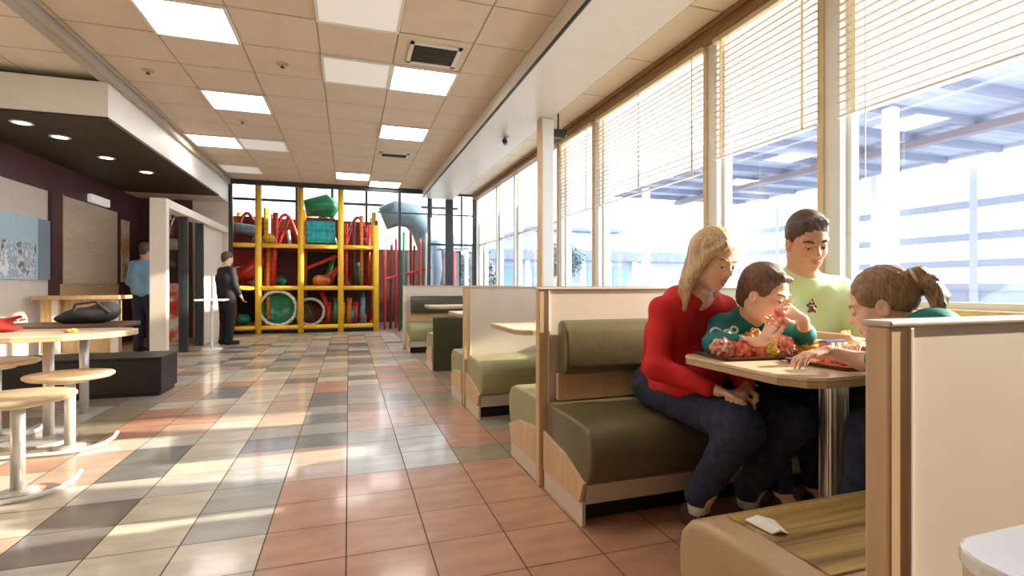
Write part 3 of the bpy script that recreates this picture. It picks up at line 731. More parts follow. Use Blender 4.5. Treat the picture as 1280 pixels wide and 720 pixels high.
# portal and side vestibule
t = thing('portal_frame','white door portal standing beside the counter, next to the blue shirted person','portal',(-2.49,8.16,0))
MB().box(-2.60,-2.40,8.10,8.22,0,2.27).build('post', M['cream'], t, bevel=.006)
MB().box(-2.60,-2.40,8.22,11.84,2.15,2.27).build('header', M['cream'], t, bevel=.006)
MB().box(-2.56,-2.44,9.2,9.27,0,2.15).build('mullion', M['darkframe'], t)
MB().box(-2.56,-2.44,10.1,10.17,0,2.15).build('mullion', M['darkframe'], t)
MB().box(-2.52,-2.50,10.17,11.84,0.0,2.15).build('wall_panel', M['cream'], t)
MB().box(-2.51,-2.50,8.22,9.2,0.1,2.15).build('glass_pane', M['glass'], t)
t = thing('standing_banner','narrow red and white banner stand behind the white portal','banner',(-3.05,10.45,0))
MB().box(-3.2,-2.9,10.44,10.46,.05,1.1).build('print', art('banner_print',[(.70,.03,.02),(.75,.10,.05),(.85,.80,.75)],4), t)
MB().box(-3.22,-2.88,10.38,10.52,0,.05).build('foot', M['greymetal'], t, bevel=.006)
t = thing('high_table','small white high table behind the white portal','table',(-2.2,9.55,0))
MB().box(-2.38,-1.95,9.3,9.75,.80,.835).build('table_top', wt, t, bevel=.01)
MB().tube([(-2.17,9.52,.02),(-2.17,9.52,.80)],.025,12).build('leg', M['alu'], t)
MB().lathe([(0,0),(.16,0),(.15,.02),(0,.02)],(-2.17,9.52,0),20).build('base_plate', M['alu'], t)

# ---------------------------------------------------------------- play structure
PYF, PYM, PYB = 12.15, 13.25, 14.35
xs = [atU(u,PYF) for u in (272,323,376,426,470)]
lev = [.13,1.0,1.93]
t = thing('play_structure','tall indoor climbing frame with yellow padded posts, red panels and nets','climbing frame',(xs[2],13.2,0))
for yy in (PYF,PYM,PYB):
    for k, x in enumerate(xs):
        top = 2.45 if (k==4) else 3.25
        if yy > PYF: top = 2.9
        MB().tube([(x,yy,0),(x,yy,top)],.065 if yy==PYF else .055,12).build('post', M['yellow'] if (k+int(yy))%5 or yy==PYF else M['orange'], t, smooth=True)
for yy in (PYF,PYM,PYB):
    for a, c in zip(xs, xs[1:]):
        for z in lev:
            MB().tube([(a+.05,yy,z),(c-.05,yy,z)],.05,10).build('rail', M['yellow'], t, smooth=True)
for k, x in enumerate(xs):
    for z in lev[1:]: MB().tube([(x,PYF+.05,z),(x,PYB-.05,z)],.045,10).build('cross_rail', M['yellow'], t, smooth=True)
for z in lev[1:]: MB().box(xs[0],xs[4],PYF+.08,PYB,z-.04,z+.0).build('deck', M['maroon'], t)
MB().box(xs[0],xs[4],PYF+.08,PYB,.02,.10).build('base_pad', M['black'], t)
def netp(x0,x1,y,z0,z1,m):
    b = MB(); st = .11
    for x in np.arange(x0+.05,x1-.03,st): b.box(x-.0022,x+.0022,y-.0022,y+.0022,z0,z1)
    for z in np.arange(z0+.04,z1,st): b.box(x0,x1,y-.0022,y+.0022,z-.0022,z+.0022)
    b.build('net', m, t)
for a, c in zip(xs, xs[1:]):
    for z0,z1 in zip(lev,[1.0,1.93,2.85]):
        netp(a+.05,c-.05,PYF+.06,z0,z1,M['net'])
rr = random.Random(5)
for i,(a,c) in enumerate(zip(xs,xs[1:])):
    for j,(z0,z1) in enumerate(zip(lev,[1.0,1.93,2.75])):
        m = M[['maroon','maroon','red','maroon','net'][rr.randrange(5)]]
        MB().box(a+.05,c-.05,PYM+.1+.25*(i%2),PYM+.14+.25*(i%2),z0+.05,z1-.05).build('wall_pad', m, t)
        MB().box(a+.1,c-.1,PYB-.05,PYB-.01,z0+.05,z1-.1).build('wall_pad', M[['maroon','aubergine','maroon','net'][rr.randrange(4)]], t)
# red slide, ramps
MB().tube([(xs[0]+.15,PYF+.45,1.25),(xs[0]+.5,PYF+.5,1.35),(xs[0]+.8,PYF+.55,1.62),(xs[1]+.1,PYF+.6,1.85)],[.16,.2,.17,.1],14).build('slide', M['red'], t, smooth=True)
MB().tube([(xs[1]+.25,PYF+.3,.9),(xs[1]+.3,PYF+.35,2.7)],.06,10).build('red_pole', M['red'], t, smooth=True)
MB().tube([(xs[1]+.14,PYF+.3,.15),(xs[1]+.16,PYF+.3,1.9)],.05,10).build('orange_pole', M['orange'], t, smooth=True)
MB().tube([(xs[0]+.2,PYF+.3,.15),(xs[0]+.2,PYF+.3,2.9)],.04,10).build('orange_pole', M['yellow'], t, smooth=True)
def ring(cx_,y,z,r,tr,m,nm,fill=None):
    p = [(cx_+r*math.cos(a),y,z+r*math.sin(a)) for a in np.linspace(0,2*PI,28,endpoint=False)]
    MB().tube(p,tr,8,closed=True).build(nm,m,t,smooth=True)
    if fill:
        b = MB().lathe([(0,0),(r*.75,.05),(r*.97,.25),(r*.99,.26),(r*.75,.07),(0,.03)],(0,0,0),24)
        for v in b.b.verts: v.co = Vector((cx_+v.co.x, y+.3-v.co.z*.8, z+v.co.y))
        b.build('tunnel',fill,t,smooth=True)
ring((xs[1]+xs[2])/2-.05,PYF+.1,.55,.38,.04,M['white'],'tunnel_ring',M['green'])
ring((xs[2]+xs[3])/2-.25,PYF+.3,.45,.30,.035,M['white'],'tunnel_ring',M['maroon'])
MB().box(xs[2]+.10,xs[3]-.12,PYF+.10,PYF+.14,2.02,2.52).build('window_panel', M['teal'], t, bevel=.02)
MB().box(xs[2]+.10,xs[3]-.12,PYF+.15,PYF+.17,1.97,2.6).build('window_panel_back', M['maroon'], t)
MB().tube([(xs[2]+.05,PYF+.5,2.85),(xs[2]+.5,PYF+.55,2.95),(xs[3]-.1,PYF+.6,2.82)],[.2,.27,.2],16).build('crawl_tube', M['green'], t, smooth=True)
MB().tube([(xs[0]+.2,PYF+.5,2.35),(xs[1]-.15,PYF+.5,2.3)],.12,12).build('crawl_tube', M['slidegrey'], t, smooth=True)
for i in range(5):
    x = xs[3]+.12+.17*i; MB().tube([(x,PYF+.25+.1*(i%2),.95),(x,PYF+.25+.1*(i%2),2.5+.1*(i%3))],.04,8).build('red_pole', M[['red','maroon','orange','red','maroon'][i]], t, smooth=True)
MB().tube([(xs[3]-.6,PYF+.35,1.05),(xs[3]+.1,PYF+.35,1.6)],.03,8).build('red_pole', M['red'], t)
MB().tube([(xs[2]+.1,PYF+.35,1.45),(xs[3]-.1,PYF+.35,1.75)],.04,8).build('red_pole', M['red'], t)
# colourful cushions at the bottom right bay
for i,(cn) in enumerate(['red','green','yellow','orange','red','slidegrey']):
    x = xs[3]-.28+.15*i; MB().tube([(x,PYF+.3,.16),(x+.02,PYF+.3,.66+.1*(i%2))],.06,10).build('punch_roller', M[cn], t, smooth=True)
rz = random.Random(11)
for i in range(26):
    k = rz.randrange(4); lv = rz.choice(lev); x = rz.uniform(xs[k]+.15,xs[k+1]-.15); y = PYF+rz.uniform(.3,1.0); cn = rz.choice(['red','green','slidegrey','orange','teal','yellow','white','maroon','red'])
    if rz.random() < .5: MB().tube([(x,y,lv+.02),(x+rz.uniform(-.3,.3),y,lv+rz.uniform(.3,.8))],rz.uniform(.03,.07),10).build('play_pole', M[cn], t, smooth=True)
    else: MB().blob((x,y,lv+.17),(.14,.14,.13),3,.05).build('play_ball', M[cn], t, smooth=True)
for k in range(4):
    p = [(xs[k]+.1+(xs[k+1]-xs[k]-.2)*q,PYM-.1,2.0+.75*math.sin(PI*q)) for q in np.linspace(0,1,14)]
    MB().tube(p,.04,8).build('arch', M[['maroon','red','green','red'][k]], t, smooth=True)
# big grey blue slide tube to the right
t = thing('tube_slide','large blue grey curved slide tube beside the climbing frame','slide',(1.3,13.4,0))
pp = [(atU(478,13.2)+dx,13.2+dy,z) for dx,dy,z in ((0,0,2.75),(.35,0,2.9),(.75,.0,2.85),(1.05,.05,2.55),(1.2,.1,2.1),(1.25,.2,1.5),(1.2,.5,.9),(1.0,.9,.45))]
MB().tube(pp,[.30,.33,.34,.34,.33,.32,.32,.32],20).build('tube', M['slidegrey'], t, smooth=True)
for q in (2,5): MB().tube([(pp[q][0],pp[q][1]+.36,0),(pp[q][0],pp[q][1]+.36,pp[q][2])],.04,8).build('support_post', M['red'], t)
t = thing('net_climber','red and green climbing poles between frame and slide tube','climbing poles',(.6,12.6,0))
for i in range(9):
    x = xs[4]+.22+.14*i; yy = 12.45+.12*(i%3)
    MB().tube([(x,yy,0),(x+.03*(i%2),yy,1.9+.25*((i*5)%4)*.6)],.032,8).build('pole', M[['red','maroon','red','green','slidegrey','maroon','red','white','slidegrey'][i]], t, smooth=True)
MB().tube([(xs[4]+.2,12.5,1.2),(xs[4]+1.4,12.6,1.5)],.03,8).build('cross_bar', M['red'], t)
t = thing('red_banner_post','tall red and white post by the far window corner','post',(2.45,12.6,0))
MB().tube([(2.50,12.6,0),(2.50,12.6,1.9)],.09,12).build('red_sleeve', M['red'], t, smooth=True)
MB().tube([(2.50,12.6,1.9),(2.50,12.6,2.9)],.05,12).build('white_pole', M['alu'], t, smooth=True)
MB().tube([(2.1,12.6,1.95),(2.9,12.6,2.0)],.03,8).build('arm', M['slidegrey'], t, smooth=True)

# ---------------------------------------------------------------- outdoors
G0 = -.15
b = MB(); b.box(XW+.17,60,-12,60,-.3,G0); struct('ground', b, mat('sunlit_concrete',(.55,.55,.55),.9,var=.08,scale=.5))
b = MB(); b.box(-12,XW+.17,16.3,60,-.3,G0); struct('ground', b, mat('sunlit_concrete_far',(.50,.50,.50),.9,var=.08,scale=.5))
bluegrey = mat('canopy_underside',(.40,.46,.62),.7,var=.18,scale=1.2,stretch=(.6,6,1))
t = thing('canopy','long blue grey flat canopy roof on slender posts outside the windows','canopy',(9,8,0))
MB().box(6.9,11.4,3.0,12.5,3.62,3.70).build('deck', bluegrey, t)
MB().box(6.8,6.92,2.95,12.6,3.50,3.86).build('fascia', mat('pale_fascia',(.55,.60,.70),.5), t)
MB().box(11.38,11.5,2.95,12.6,3.55,3.80).build('fascia', mat('pale_fascia_far',(.50,.55,.66),.5), t)
b = MB()
for y in np.arange(3.3,12.4,.9): b.box(6.95,11.4,y,y+.09,3.50,3.62)
b.build('joists', mat('blue_joist',(.24,.28,.40),.7), t)
MB().box(9.0,9.18,3.0,12.5,3.38,3.5).build('beam', mat('dark_beam',(.28,.25,.30),.7), t)
for x, y in ((7.1,5.0),(11.2,5.0),(7.1,11),(11.2,8.2),(11.2,12.2)):
    MB().box(x-.07,x+.07,y-.07,y+.07,G0,3.5).build('post', M['alu'], t)
# glazed garage-like screen beyond
t = thing('glazed_screen','white gridded glazed screen standing outside beyond the canopy','screen',(11.8,8,0))
gr0 = mat('pale_blue_bar',(.50,.55,.66),.5)
for y in np.arange(3.4,13.2,1.6): MB().box(11.75,11.87,y,y+.14,G0,3.5).build('mullion', gr0, t)
gr = mat('grey_blue_bar',(.36,.41,.54),.5)
for z in (.95,1.42,1.95,2.6): MB().box(11.76,11.86,3.4,13.0,z,z+.15).build('rail', gr, t)
MB().box(11.80,11.81,3.4,13.0,G0,.95).build('lower_panel', mat('blue_grey_spandrel',(.36,.40,.52),.5), t)
def car(x, y, col, label, rz=0, L_=4.3):
    t = thing('car', label, 'car', (x,y,G0), 'parked cars')
    def P(p): return p
    body = [(-L_/2,.30),(-L_/2,.65),(-L_/2+.25,.82),(-L_*.22,.92),(-L_*.10,1.32),(L_*.20,1.36),(L_*.36,.98),(L_/2-.05,.88),(L_/2,.55),(L_/2-.05,.28)]
    b = MB().prism([(y+a,G0+c) for a,c in body], x-.85, x+.85,'x'); b.build('body', mat('car_paint',col,.3,coat=.5), t, bevel=.06)
    gl = [(-L_*.19,.93),(-L_*.09,1.27),(L_*.19,1.30),(L_*.32,.96)]
    MB().prism([(y+a,G0+c) for a,c in gl], x-.865, x+.865,'x').build('window', mat('car_glass',(.05,.07,.10),.1), t)
    for a in (-L_*.32,L_*.32):
        for sx in (-.80,.80):
            b = MB().lathe([(0,-.1),(.32,-.1),(.33,0),(.32,.1),(0,.1)],(0,0,0),20)
            for v in b.b.verts: v.co = Vector((x+sx+v.co.z, y+a+v.co.x, G0+.33+v.co.y))
            b.build('wheel', M['black'], t)
    return t
car(15.5,10.5,(.55,.58,.65),'silver parked car outside seen beyond the glazed screen')
car(9.3,21.5,(.12,.16,.28),'dark blue parked car outside left of the blonde woman')
car(12.0,27,(.70,.72,.75),'white parked car outside beyond the dark blue car')
# building across
t = thing('building','low pale building with dark roof band and columns across the car park','building',(13,30,G0))
bw = mat('pale_blue_building',(.40,.46,.58),.7,var=.05); rb = mat('slate_roof_band',(.16,.20,.29),.6,var=.15)
MB().box(8.5,24,30,38,G0,2.6).build('wall', bw, t)
MB().box(8.0,24.5,29.4,38.5,2.6,3.3).build('roof_band', rb, t, bevel=.04)
MB().box(11.0,17,29.8,37,3.3,4.5).build('tower', bw, t, bevel=.04)
MB().box(10.7,17.3,29.5,37.3,4.5,4.75).build('tower_roof', rb, t, bevel=.04)
for x in (8.7,10.6,12.5,14.4,16.3,18.2): MB().tube([(x,29.6,G0),(x,29.6,2.6)],.16,12).build('column', M['alu'], t)
for x in (9.2,11.1,13.0,14.9,16.8): MB().box(x,x+1.0,29.93,30,.5,2.2).build('window', M['slidegrey'], t)
# railing by the pavement
t = thing('railing','low grey railing outside running along the pavement','railing',(5.2,12,0))
for z in (.45,.75,.98): MB().tube([(5.3,6.2,z),(5.3,30,z)],.025,6).build('rail', gr, t)
for y in np.arange(6.2,30,1.0): MB().tube([(5.3,y,G0),(5.3,y,1.0)],.03,6).build('baluster', gr, t)
def tree(x,y,h,r,label,seed):
    t = thing('tree', label, 'tree', (x,y,G0), 'trees outside')
    MB().tube([(x,y,G0),(x+.1,y,h*.6)],[.14,.08],8).build('trunk', mat('bark',(.12,.09,.07),.9), t)
    b = MB(); rr_ = random.Random(seed)
    cl = [(x+rr_.uniform(-r,r)*.7,y+rr_.uniform(-r,r)*.7,G0+h*.72+rr_.uniform(-r,r)*.6) for k in range(12)]
    for k in range(2600):
        c = cl[k%12]; u = Vector((rr_.gauss(0,1),rr_.gauss(0,1),rr_.gauss(0,1))).normalized(); p = Vector(c)+u*r*.48*rr_.uniform(.5,1)
        v = Vector((rr_.gauss(0,1),rr_.gauss(0,1),rr_.gauss(0,1))).normalized()*.09; w_ = u.cross(v).normalized()*.05
        b.b.faces.new([b.b.verts.new(p+q) for q in (-v,w_,v,-w_)])
    b.build('foliage', mat('blue_green_foliage',(.10,.16,.17),.9,var=.5,scale=6), t)
tree(4.1,17.5,2.6,.85,'small dark tree outside beside the slim column',1)
tree(10.5,24.5,3.4,1.2,'taller dark tree outside in front of the pale building',4)
t = thing('street_lamp','grey lamp post with lantern outside left of the woman','street lamp',(7.4,14.2,G0))
MB().tube([(7.4,14.2,G0),(7.4,14.2,2.4)],.06,8).build('pole', gr, t)
MB().lathe([(0,0),(.12,0),(.2,.35),(.24,.37),(.05,.5),(0,.5)],(7.4,14.2,2.4),12).build('lantern', M['slidegrey'], t)
# ---------------------------------------------------------------- people
skinA = mat('fair_skin',(.84,.52,.37),.45,var=.05,scale=12,sub=.15)
skinB = mat('tanned_skin',(.62,.35,.22),.45,var=.05,scale=12,sub=.15)
skinC = mat('child_skin',(.85,.54,.39),.45,var=.05,scale=12,sub=.15)
def hairmat(n,c,c2): return mat(n,c,.42,col2=c2,scale=9,stretch=(22,22,2.0),bump=.5,bscale=12,spec=.6)
blond = hairmat('blonde_hair',(.42,.25,.11),(.76,.55,.30))
brown = hairmat('brown_hair',(.10,.045,.02),(.20,.10,.045))
dbrown = hairmat('dark_brown_hair',(.045,.022,.012),(.10,.05,.025))
lbrown = hairmat('light_brown_hair',(.20,.10,.045),(.38,.22,.10))
redm = mat('red_sweatshirt',(.62,.012,.012),.75,var=.12,scale=6,bump=.35,bscale=9)
tealm = mat('teal_shirt',(.005,.19,.19),.7,var=.1,scale=6,bump=.3,bscale=10)
greenm = mat('pale_green_shirt',(.56,.72,.42),.75,var=.05,scale=6,bump=.3,bscale=9)
jeans = mat('dark_blue_jeans',(.022,.030,.062),.85,var=.4,scale=30,bump=.3,bscale=12)
jeans2 = mat('blue_jeans',(.03,.042,.085),.85,var=.4,scale=20,bump=.3,bscale=12)
blacktr = mat('black_trousers',(.012,.012,.016),.8,bump=.2,bscale=12)
shoeb = mat('brown_suede_shoe',(.06,.03,.02),.7); sockw = mat('white_sock',(.7,.7,.68),.9); sole = mat('white_rubber_sole',(.7,.66,.6),.6)
shoer = mat('red_sneaker',(.55,.04,.05),.5); eyew = mat('eye_white',(.75,.72,.68),.2); iris = mat('dark_iris',(.03,.018,.012),.15); lipm = mat('lips',(.60,.24,.17),.4)
whitepr = mat('white_print',(.80,.80,.76),.7); 
def facing(x, y, ang):
    v = Vector((-x,-y,0)).normalized(); r = Vector((y,-x,0)).normalized(); a = math.radians(ang)
    return (v*math.cos(a)+r*math.sin(a)).normalized()
class Head:
    def __init__(s, c, f, pitch=0, roll=0, sc=1.0):
        s.c = Vector(c); s.s = sc
        f = Vector(f).normalized(); R = Vector((f.y,-f.x,0)).normalized(); p = math.radians(pitch)
        F = (f*math.cos(p)-Vector((0,0,1))*math.sin(p)).normalized(); U = R.cross(F).normalized()
        r = math.radians(roll); s.R = (R*math.cos(r)+U*math.sin(r)).normalized(); s.U = s.R.cross(F).normalized(); s.F = F
        s.M = np.array([list(s.R),list(s.F),list(s.U)]).T
    def L(s, x, y, z): return tuple(s.c+s.s*(x*s.R+y*s.F+z*s.U))
    def e(s, S, p, r, k=.02, m=0, op=0): S.ell(s.L(*p), [q*s.s for q in r], s.M, k*s.s, m, op)
    def cp(s, S, a, b, ra, rb, k=.015, m=0, op=0): S.cap(s.L(*a), s.L(*b), ra*s.s, rb*s.s, k*s.s, m, op)
def add_head(S, H, child=False, smile=False):
    e, cp = (lambda *a,**k: H.e(S,*a,**k)), (lambda *a,**k: H.cp(S,*a,**k))
    e((0,-.012,.035),(.074,.094,.088))
    w = 1.08 if child else 1
    e((0,.030,-.030),(.058*w,.062,.080),k=.03)
    e((0,.052,-.075),(.036*w,.034,.036),k=.03)
    cp((-.03,-.01,-.07),(.03,-.01,-.07),.036,.036,k=.04)
    cp((0,.066,-.098),(0,.068,-.100),.017,.017,k=.02)
    for q in (-1,1):
        e((q*.036,.058,-.030),(.022,.02,.022),k=.02)
        cp((q*.014,.082,.026),(q*.05,.066,.028),.009,.008,k=.012)
        e((q*.032,.092,.006),(.017,.013,.010),k=.012,op=1)
        e((q*.032,.075,.004),(.014,.013,.012),k=.006)
        cp((q*.022,.0835,.0095),(q*.043,.0755,.0085),.0068,.0060,k=.004)
        e((q*.076,-.008,-.012),(.010,.020,.032),k=.008)
        e((q*.082,-.004,-.010),(.006,.010,.018),k=.004,op=1)
    b = .7 if child else 1
    cp((0,.084,.012),(0,.098+.008*b,-.024),.008,.012,k=.012)
    for q in (-1,1): cp((q*.008,.092,-.028),(q*.011,.092,-.028),.009,.007,k=.008)
    cp((-.018,.078,-.056),(.018,.078,-.056),.010,.010,k=.012)
    cp((-.013,.077,-.070),(.013,.077,-.070),.010,.010,k=.010)
def face_bits(H, root, browm, browr=.0035, closed=False):
    for q in (-1,1):
        b = MB(); b.blob(H.L(q*.031,.0785,.001),(.0105*H.s,)*3,2,0); EY = b.build('eye', eyew, root, smooth=True)
        b = MB(); b.blob(H.L(q*.031+.001,.0842,-.0035),(.0058*H.s,)*3,2,0); b.build('iris', iris, EY, smooth=True)
        MB().tube([H.L(q*.016,.089,.024),H.L(q*.034,.087,.030),H.L(q*.052,.074,.025)],[browr*H.s*1.2,browr*H.s*1.3,browr*H.s*.6],8).build('eyebrow', browm, root, smooth=True)
        MB().tube([H.L(q*.017,.0865,.0015),H.L(q*.031,.0905,.002),H.L(q*.046,.0785,.0005)],.0019*H.s,6).build('eyelash', browm, root, smooth=True)
def lips(H, root, smile=False):
    u = .006 if smile else .001
    MB().tube([H.L(-.025,0.0825,-.061+u),H.L(-.012,0.0940,-.0585),H.L(0,0.0960,-.0595),H.L(.012,0.0940,-.0585),H.L(.025,0.0825,-.061+u)],[.002,.0045,.004,.0045,.002],8).build('lips', lipm, root, smooth=True)
    LP = MB().tube([H.L(-.022,0.0835,-.064+u),H.L(0,0.0945,-.0705),H.L(.022,0.0835,-.064+u)],[.002,.0055,.002],8).build('lips', lipm, root, smooth=True)
    if smile: MB().tube([H.L(-.017,0.0910,-.0615+u*.5),H.L(0,0.0970,-.0645),H.L(.017,0.0910,-.0615+u*.5)],[.0025,.0045,.0025],8).build('teeth', eyew, LP, smooth=True)
def hand(S, wrist, d, nrm, sc=1, curl=35, spread=1, thumb=1, m=0, cu=None):
    W = Vector(wrist); d = Vector(d).normalized(); n = Vector(nrm); n = (n-d*n.dot(d)).normalized(); sd = d.cross(n).normalized()*thumb
    pc = W+d*.045*sc
    for q in (-1.5,-.5,.5,1.5): S.cap(W+d*.008*sc+sd*q*.010*sc, W+d*.085*sc+sd*q*.0185*sc, .0125*sc, .0105*sc, k=.012, m=m)
    for i,q in enumerate((1.5,.5,-.5,-1.5)):
        Ln = (.92,1.0,.95,.76)[i]; p = W+d*.088*sc+sd*q*.0195*sc; dd = (d+sd*q*.07*spread).normalized()
        c = math.radians(cu[i] if cu else curl)
        rr_ = [.0092,.0084,.0078,.0070]; seg = (.040,.026,.021)
        for j in range(3):
            a = c*(.6,1.1,.8)[j]; ax = sd
            dd = (dd*math.cos(a)-n*math.sin(a)); nn = (n*math.cos(a)+dd*0)
            n_ = n
            q2 = p+dd*seg[j]*Ln*sc
            S.cap(p,q2,rr_[j]*sc,rr_[j+1]*sc,k=.005,m=m); p = q2
            # rotate local normal so the finger keeps curling
            n = (n-dd*n.dot(dd)).normalized()
        n = Vector(nrm); n = (n-d*n.dot(d)).normalized()
    tb = W+d*.025*sc+sd*.022*sc; t1 = tb+(d*.5+sd*.75-n*.25).normalized()*.042*sc; t2 = t1+(d*.85+sd*.35-n*.35).normalized()*.030*sc; t3 = t2+(d*.95+sd*.05-n*.3).normalized()*.022*sc
    S.chain([tb,t1,t2,t3],[.0135*sc,.0105*sc,.0095*sc,.008*sc],k=.008,m=m)
def shoe(S, ank, toe, sc=1):
    a = Vector(ank); t = Vector(toe); d = (t-a); d.z = 0; d.normalize()
    h = Vector((a.x,a.y,.045*sc))-d*.045*sc; tt = h+d*.235*sc
    S.cap(h+Vector((0,0,.004)),tt-d*.03*sc-Vector((0,0,.006)),.040*sc,.037*sc,k=.02,m=0); S.cap(h+Vector((0,0,.03)),a+Vector((0,0,-.01)),.040*sc,.045*sc,k=.03,m=0)
    S.cap(h-Vector((0,0,.022*sc)),tt-d*.01*sc-Vector((0,0,.024*sc)),.026*sc,.024*sc,k=.004,m=1)
def torso(S, pel, chest, neck, sL, sR, r=(.15,.13,.13), add=0, m=0, hw=.07):
    pel,chest,neck,sL,sR = map(Vector,(pel,chest,neck,sL,sR)); ax = (sR-sL).normalized()
    w = hw
    for q in (-1,1):
        S.cap(pel+ax*q*w, chest+ax*q*w*1.05, r[0]-w*.35+add, r[1]-w*.25+add, k=.06, m=m)
        S.cap(chest+ax*q*w*1.05, (chest+neck)/2+ax*q*w*1.1, r[1]-w*.25+add, r[2]-w*.6+add, k=.06, m=m)
    S.cap(sL,neck,.05+add,.05+add,k=.05,m=m); S.cap(sR,neck,.05+add,.05+add,k=.05,m=m)

def person(name, label, loc):
    return thing('person', label, 'person', loc)

# ---- woman in red
root = person('woman','woman with long blonde hair in a red sweatshirt sitting on the olive bench',(1.58,2.15,.46))
H = Head((1.53,1.84,1.185), facing(1.53,1.84,45), pitch=26, roll=4, sc=1.05)
pel,ch,nk = (1.56,2.17,.575),(1.54,2.06,.84),(1.54,1.965,1.015); sL,sR = (1.385,2.005,.955),(1.70,1.985,.955)
eL,wL = (1.315,1.955,.70),(1.47,1.74,.625); eR,wR = (1.74,1.93,.70),(1.60,1.72,.63)
kn = [(1.49,1.63,.50),(1.73,1.62,.50)]; an = [(1.435,1.82,.11),(1.68,1.80,.11)]; toes = [(1.46,1.62,.03),(1.70,1.6,.03)]
S = SDF(); add_head(S,H)
S.cap(H.L(0,-.02,-.05),nk,.050,.052,k=.03); torso(S,pel,ch,nk,sL,sR,(.12,.11,.11))
for s_,e_,w_ in ((sL,eL,wL),(sR,eR,wR)): S.chain([s_,e_,w_],[.045,.037,.024],k=.02)
for q,(k_,a_) in enumerate(zip(kn,an)):
    hp = (pel[0]+(-.09,.09)[q],pel[1],pel[2]-.02); S.chain([hp,k_,a_],[.085,.055,.038],k=.03)
hand(S,wL,(.75,-.45,-.15),(0,.2,1),1.0,32,thumb=1); hand(S,wR,(-.8,-.35,-.1),(0,.1,1),1.0,40,thumb=-1)
S.build('body',skinA,root,h=.0055)
S = SDF(); torso(S,pel,ch,nk,sL,sR,(.125,.118,.115),add=.008)
S.chain([sL,eL,(1.445,1.775,.635)],[.058,.054,.040],k=.03); S.chain([sR,eR,(1.625,1.755,.64)],[.058,.054,.040],k=.03)
S.ell((1.56,2.08,.58),(.190,.145,.075),k=.04); S.ell((1.49,1.95,.60),(.12,.12,.055),k=.04); S.ell((1.57,1.96,.68),(.13,.10,.10),k=.05)
S.cap((1.46,2.02,1.02),(1.64,2.01,1.02),.045,.045,k=.04)           # folded hood
S.ell(tuple(Vector(nk)+Vector((.0,-.045,.045))),(.062,.055,.05),k=.02,op=1)
S.build('sweatshirt',redm,root,h=.0065,disp=lambda X,Y,Z: .0045*np.sin(42*X+16*Z+3*np.sin(20*Y)+2*np.sin(9*Z))*(.6+.4*np.sin(13*Z+20*Y)))
S = SDF()
for q,(k_,a_) in enumerate(zip(kn,an)):
    hp = (pel[0]+(-.085,.085)[q],pel[1]+.01,pel[2]-.015); S.chain([hp,k_,(a_[0],a_[1],a_[2]+.05)],[.115,.080,.058],k=.04)
S.ell((pel[0],pel[1]+.03,pel[2]),(.19,.13,.12),k=.05)
S.build('jeans',jeans,root,h=.007,disp=lambda X,Y,Z: .0018*np.sin(70*Z+30*Y))
for a_,t_ in zip(an,toes):
    S = SDF(); shoe(S,a_,t_,1.0); S.build('shoe',[shoeb,sole],root,h=.005)
    MB().tube([(a_[0],a_[1],a_[2]-.02),(a_[0],a_[1]-.005,a_[2]+.055)],.047,14).build('sock',sockw,root,smooth=True)
S = SDF()
H.e(S,(0,-.022,.040),(.083,.102,.094))
H.cp(S,(0,-.075,.02),(0,-.080,-.16),.058,.040,k=.03)
for q in (-1,1):
    H.cp(S,(q*.052,-.030,.05),(q*.066,-.025,-.17),.036,.020,k=.03)
    H.cp(S,(q*.066,.010,.055),(q*.080,.002,-.10),.020,.018,k=.025)
    H.cp(S,(q*.080,.004,-.09),(q*.066,.020,-.235),.018,.009,k=.015)
    if q>0: H.cp(S,(q*.040,.066,.088),(q*.076,.040,.02),.014,.013,k=.02); H.cp(S,(q*.076,.040,.03),(q*.083,.018,-.09),.013,.014,k=.02)
    H.cp(S,(q*.060,-.04,-.12),(q*.060,-.01,-.215),.024,.010,k=.02)
H.e(S,(0,.112,-.040),(.064,.082,.108),k=.008,op=1)
S.build('hair',blond,root,h=.0042,disp=lambda X,Y,Z: .0009*np.sin(230*X+20*Z)+.0009*np.sin(210*Y-16*Z))
face_bits(H,root,lbrown,.0025); lips(H,root,True)
MB().tube([tuple(Vector(nk)+Vector(p)) for p in ((-.05,-.05,.045),(0,-.085,.015),(.05,-.05,.045))],.012,10).build('collar',whitepr,root,smooth=True)

# ---- boy
root = person('boy','boy with short brown hair in a teal shirt leaning over the tray',(1.93,2.15,.46))
H = Head((1.675,1.70,1.03), facing(1.675,1.70,64), pitch=20, sc=.98)
pel,ch,nk = (1.95,2.14,.56),(1.84,1.97,.78),(1.735,1.835,.925); sL,sR = (1.60,1.865,.875),(1.845,1.79,.875)
eL,wL = (1.475,1.765,.820),(1.565,1.60,.845); eR,wR = (1.80,1.62,.865),(1.70,1.53,.93)
S = SDF(); add_head(S,H,child=True)
S.cap(H.L(0,-.025,-.05),nk,.040,.042,k=.025); torso(S,pel,ch,nk,sL,sR,(.095,.09,.085),hw=.05)
for s_,e_,w_ in ((sL,eL,wL),(sR,eR,wR)): S.chain([s_,e_,w_],[.036,.030,.020],k=.015)
for q in (-1,1): S.chain([(1.95+q*.07,2.14,.54),(1.88+q*.09,1.78,.51),(1.88+q*.09,1.72,.16),(1.88+q*.09,1.66,.13)],[.065,.045,.03,.025],k=.02)
hand(S,wL,(.55,.05,.55),(.6,.2,-.5),.80,45,thumb=-1); hand(S,wR,(-.45,.25,.35),(-.2,.9,0),.80,50,thumb=1)
S.build('body',skinC,root,h=.005)
S = SDF(); torso(S,pel,ch,nk,sL,sR,(.115,.108,.10),add=.008,hw=.05)
S.chain([sL,eL],[.060,.050],k=.03); S.cap(eL,(1.52,1.685,.832),.046,.038,k=.02)
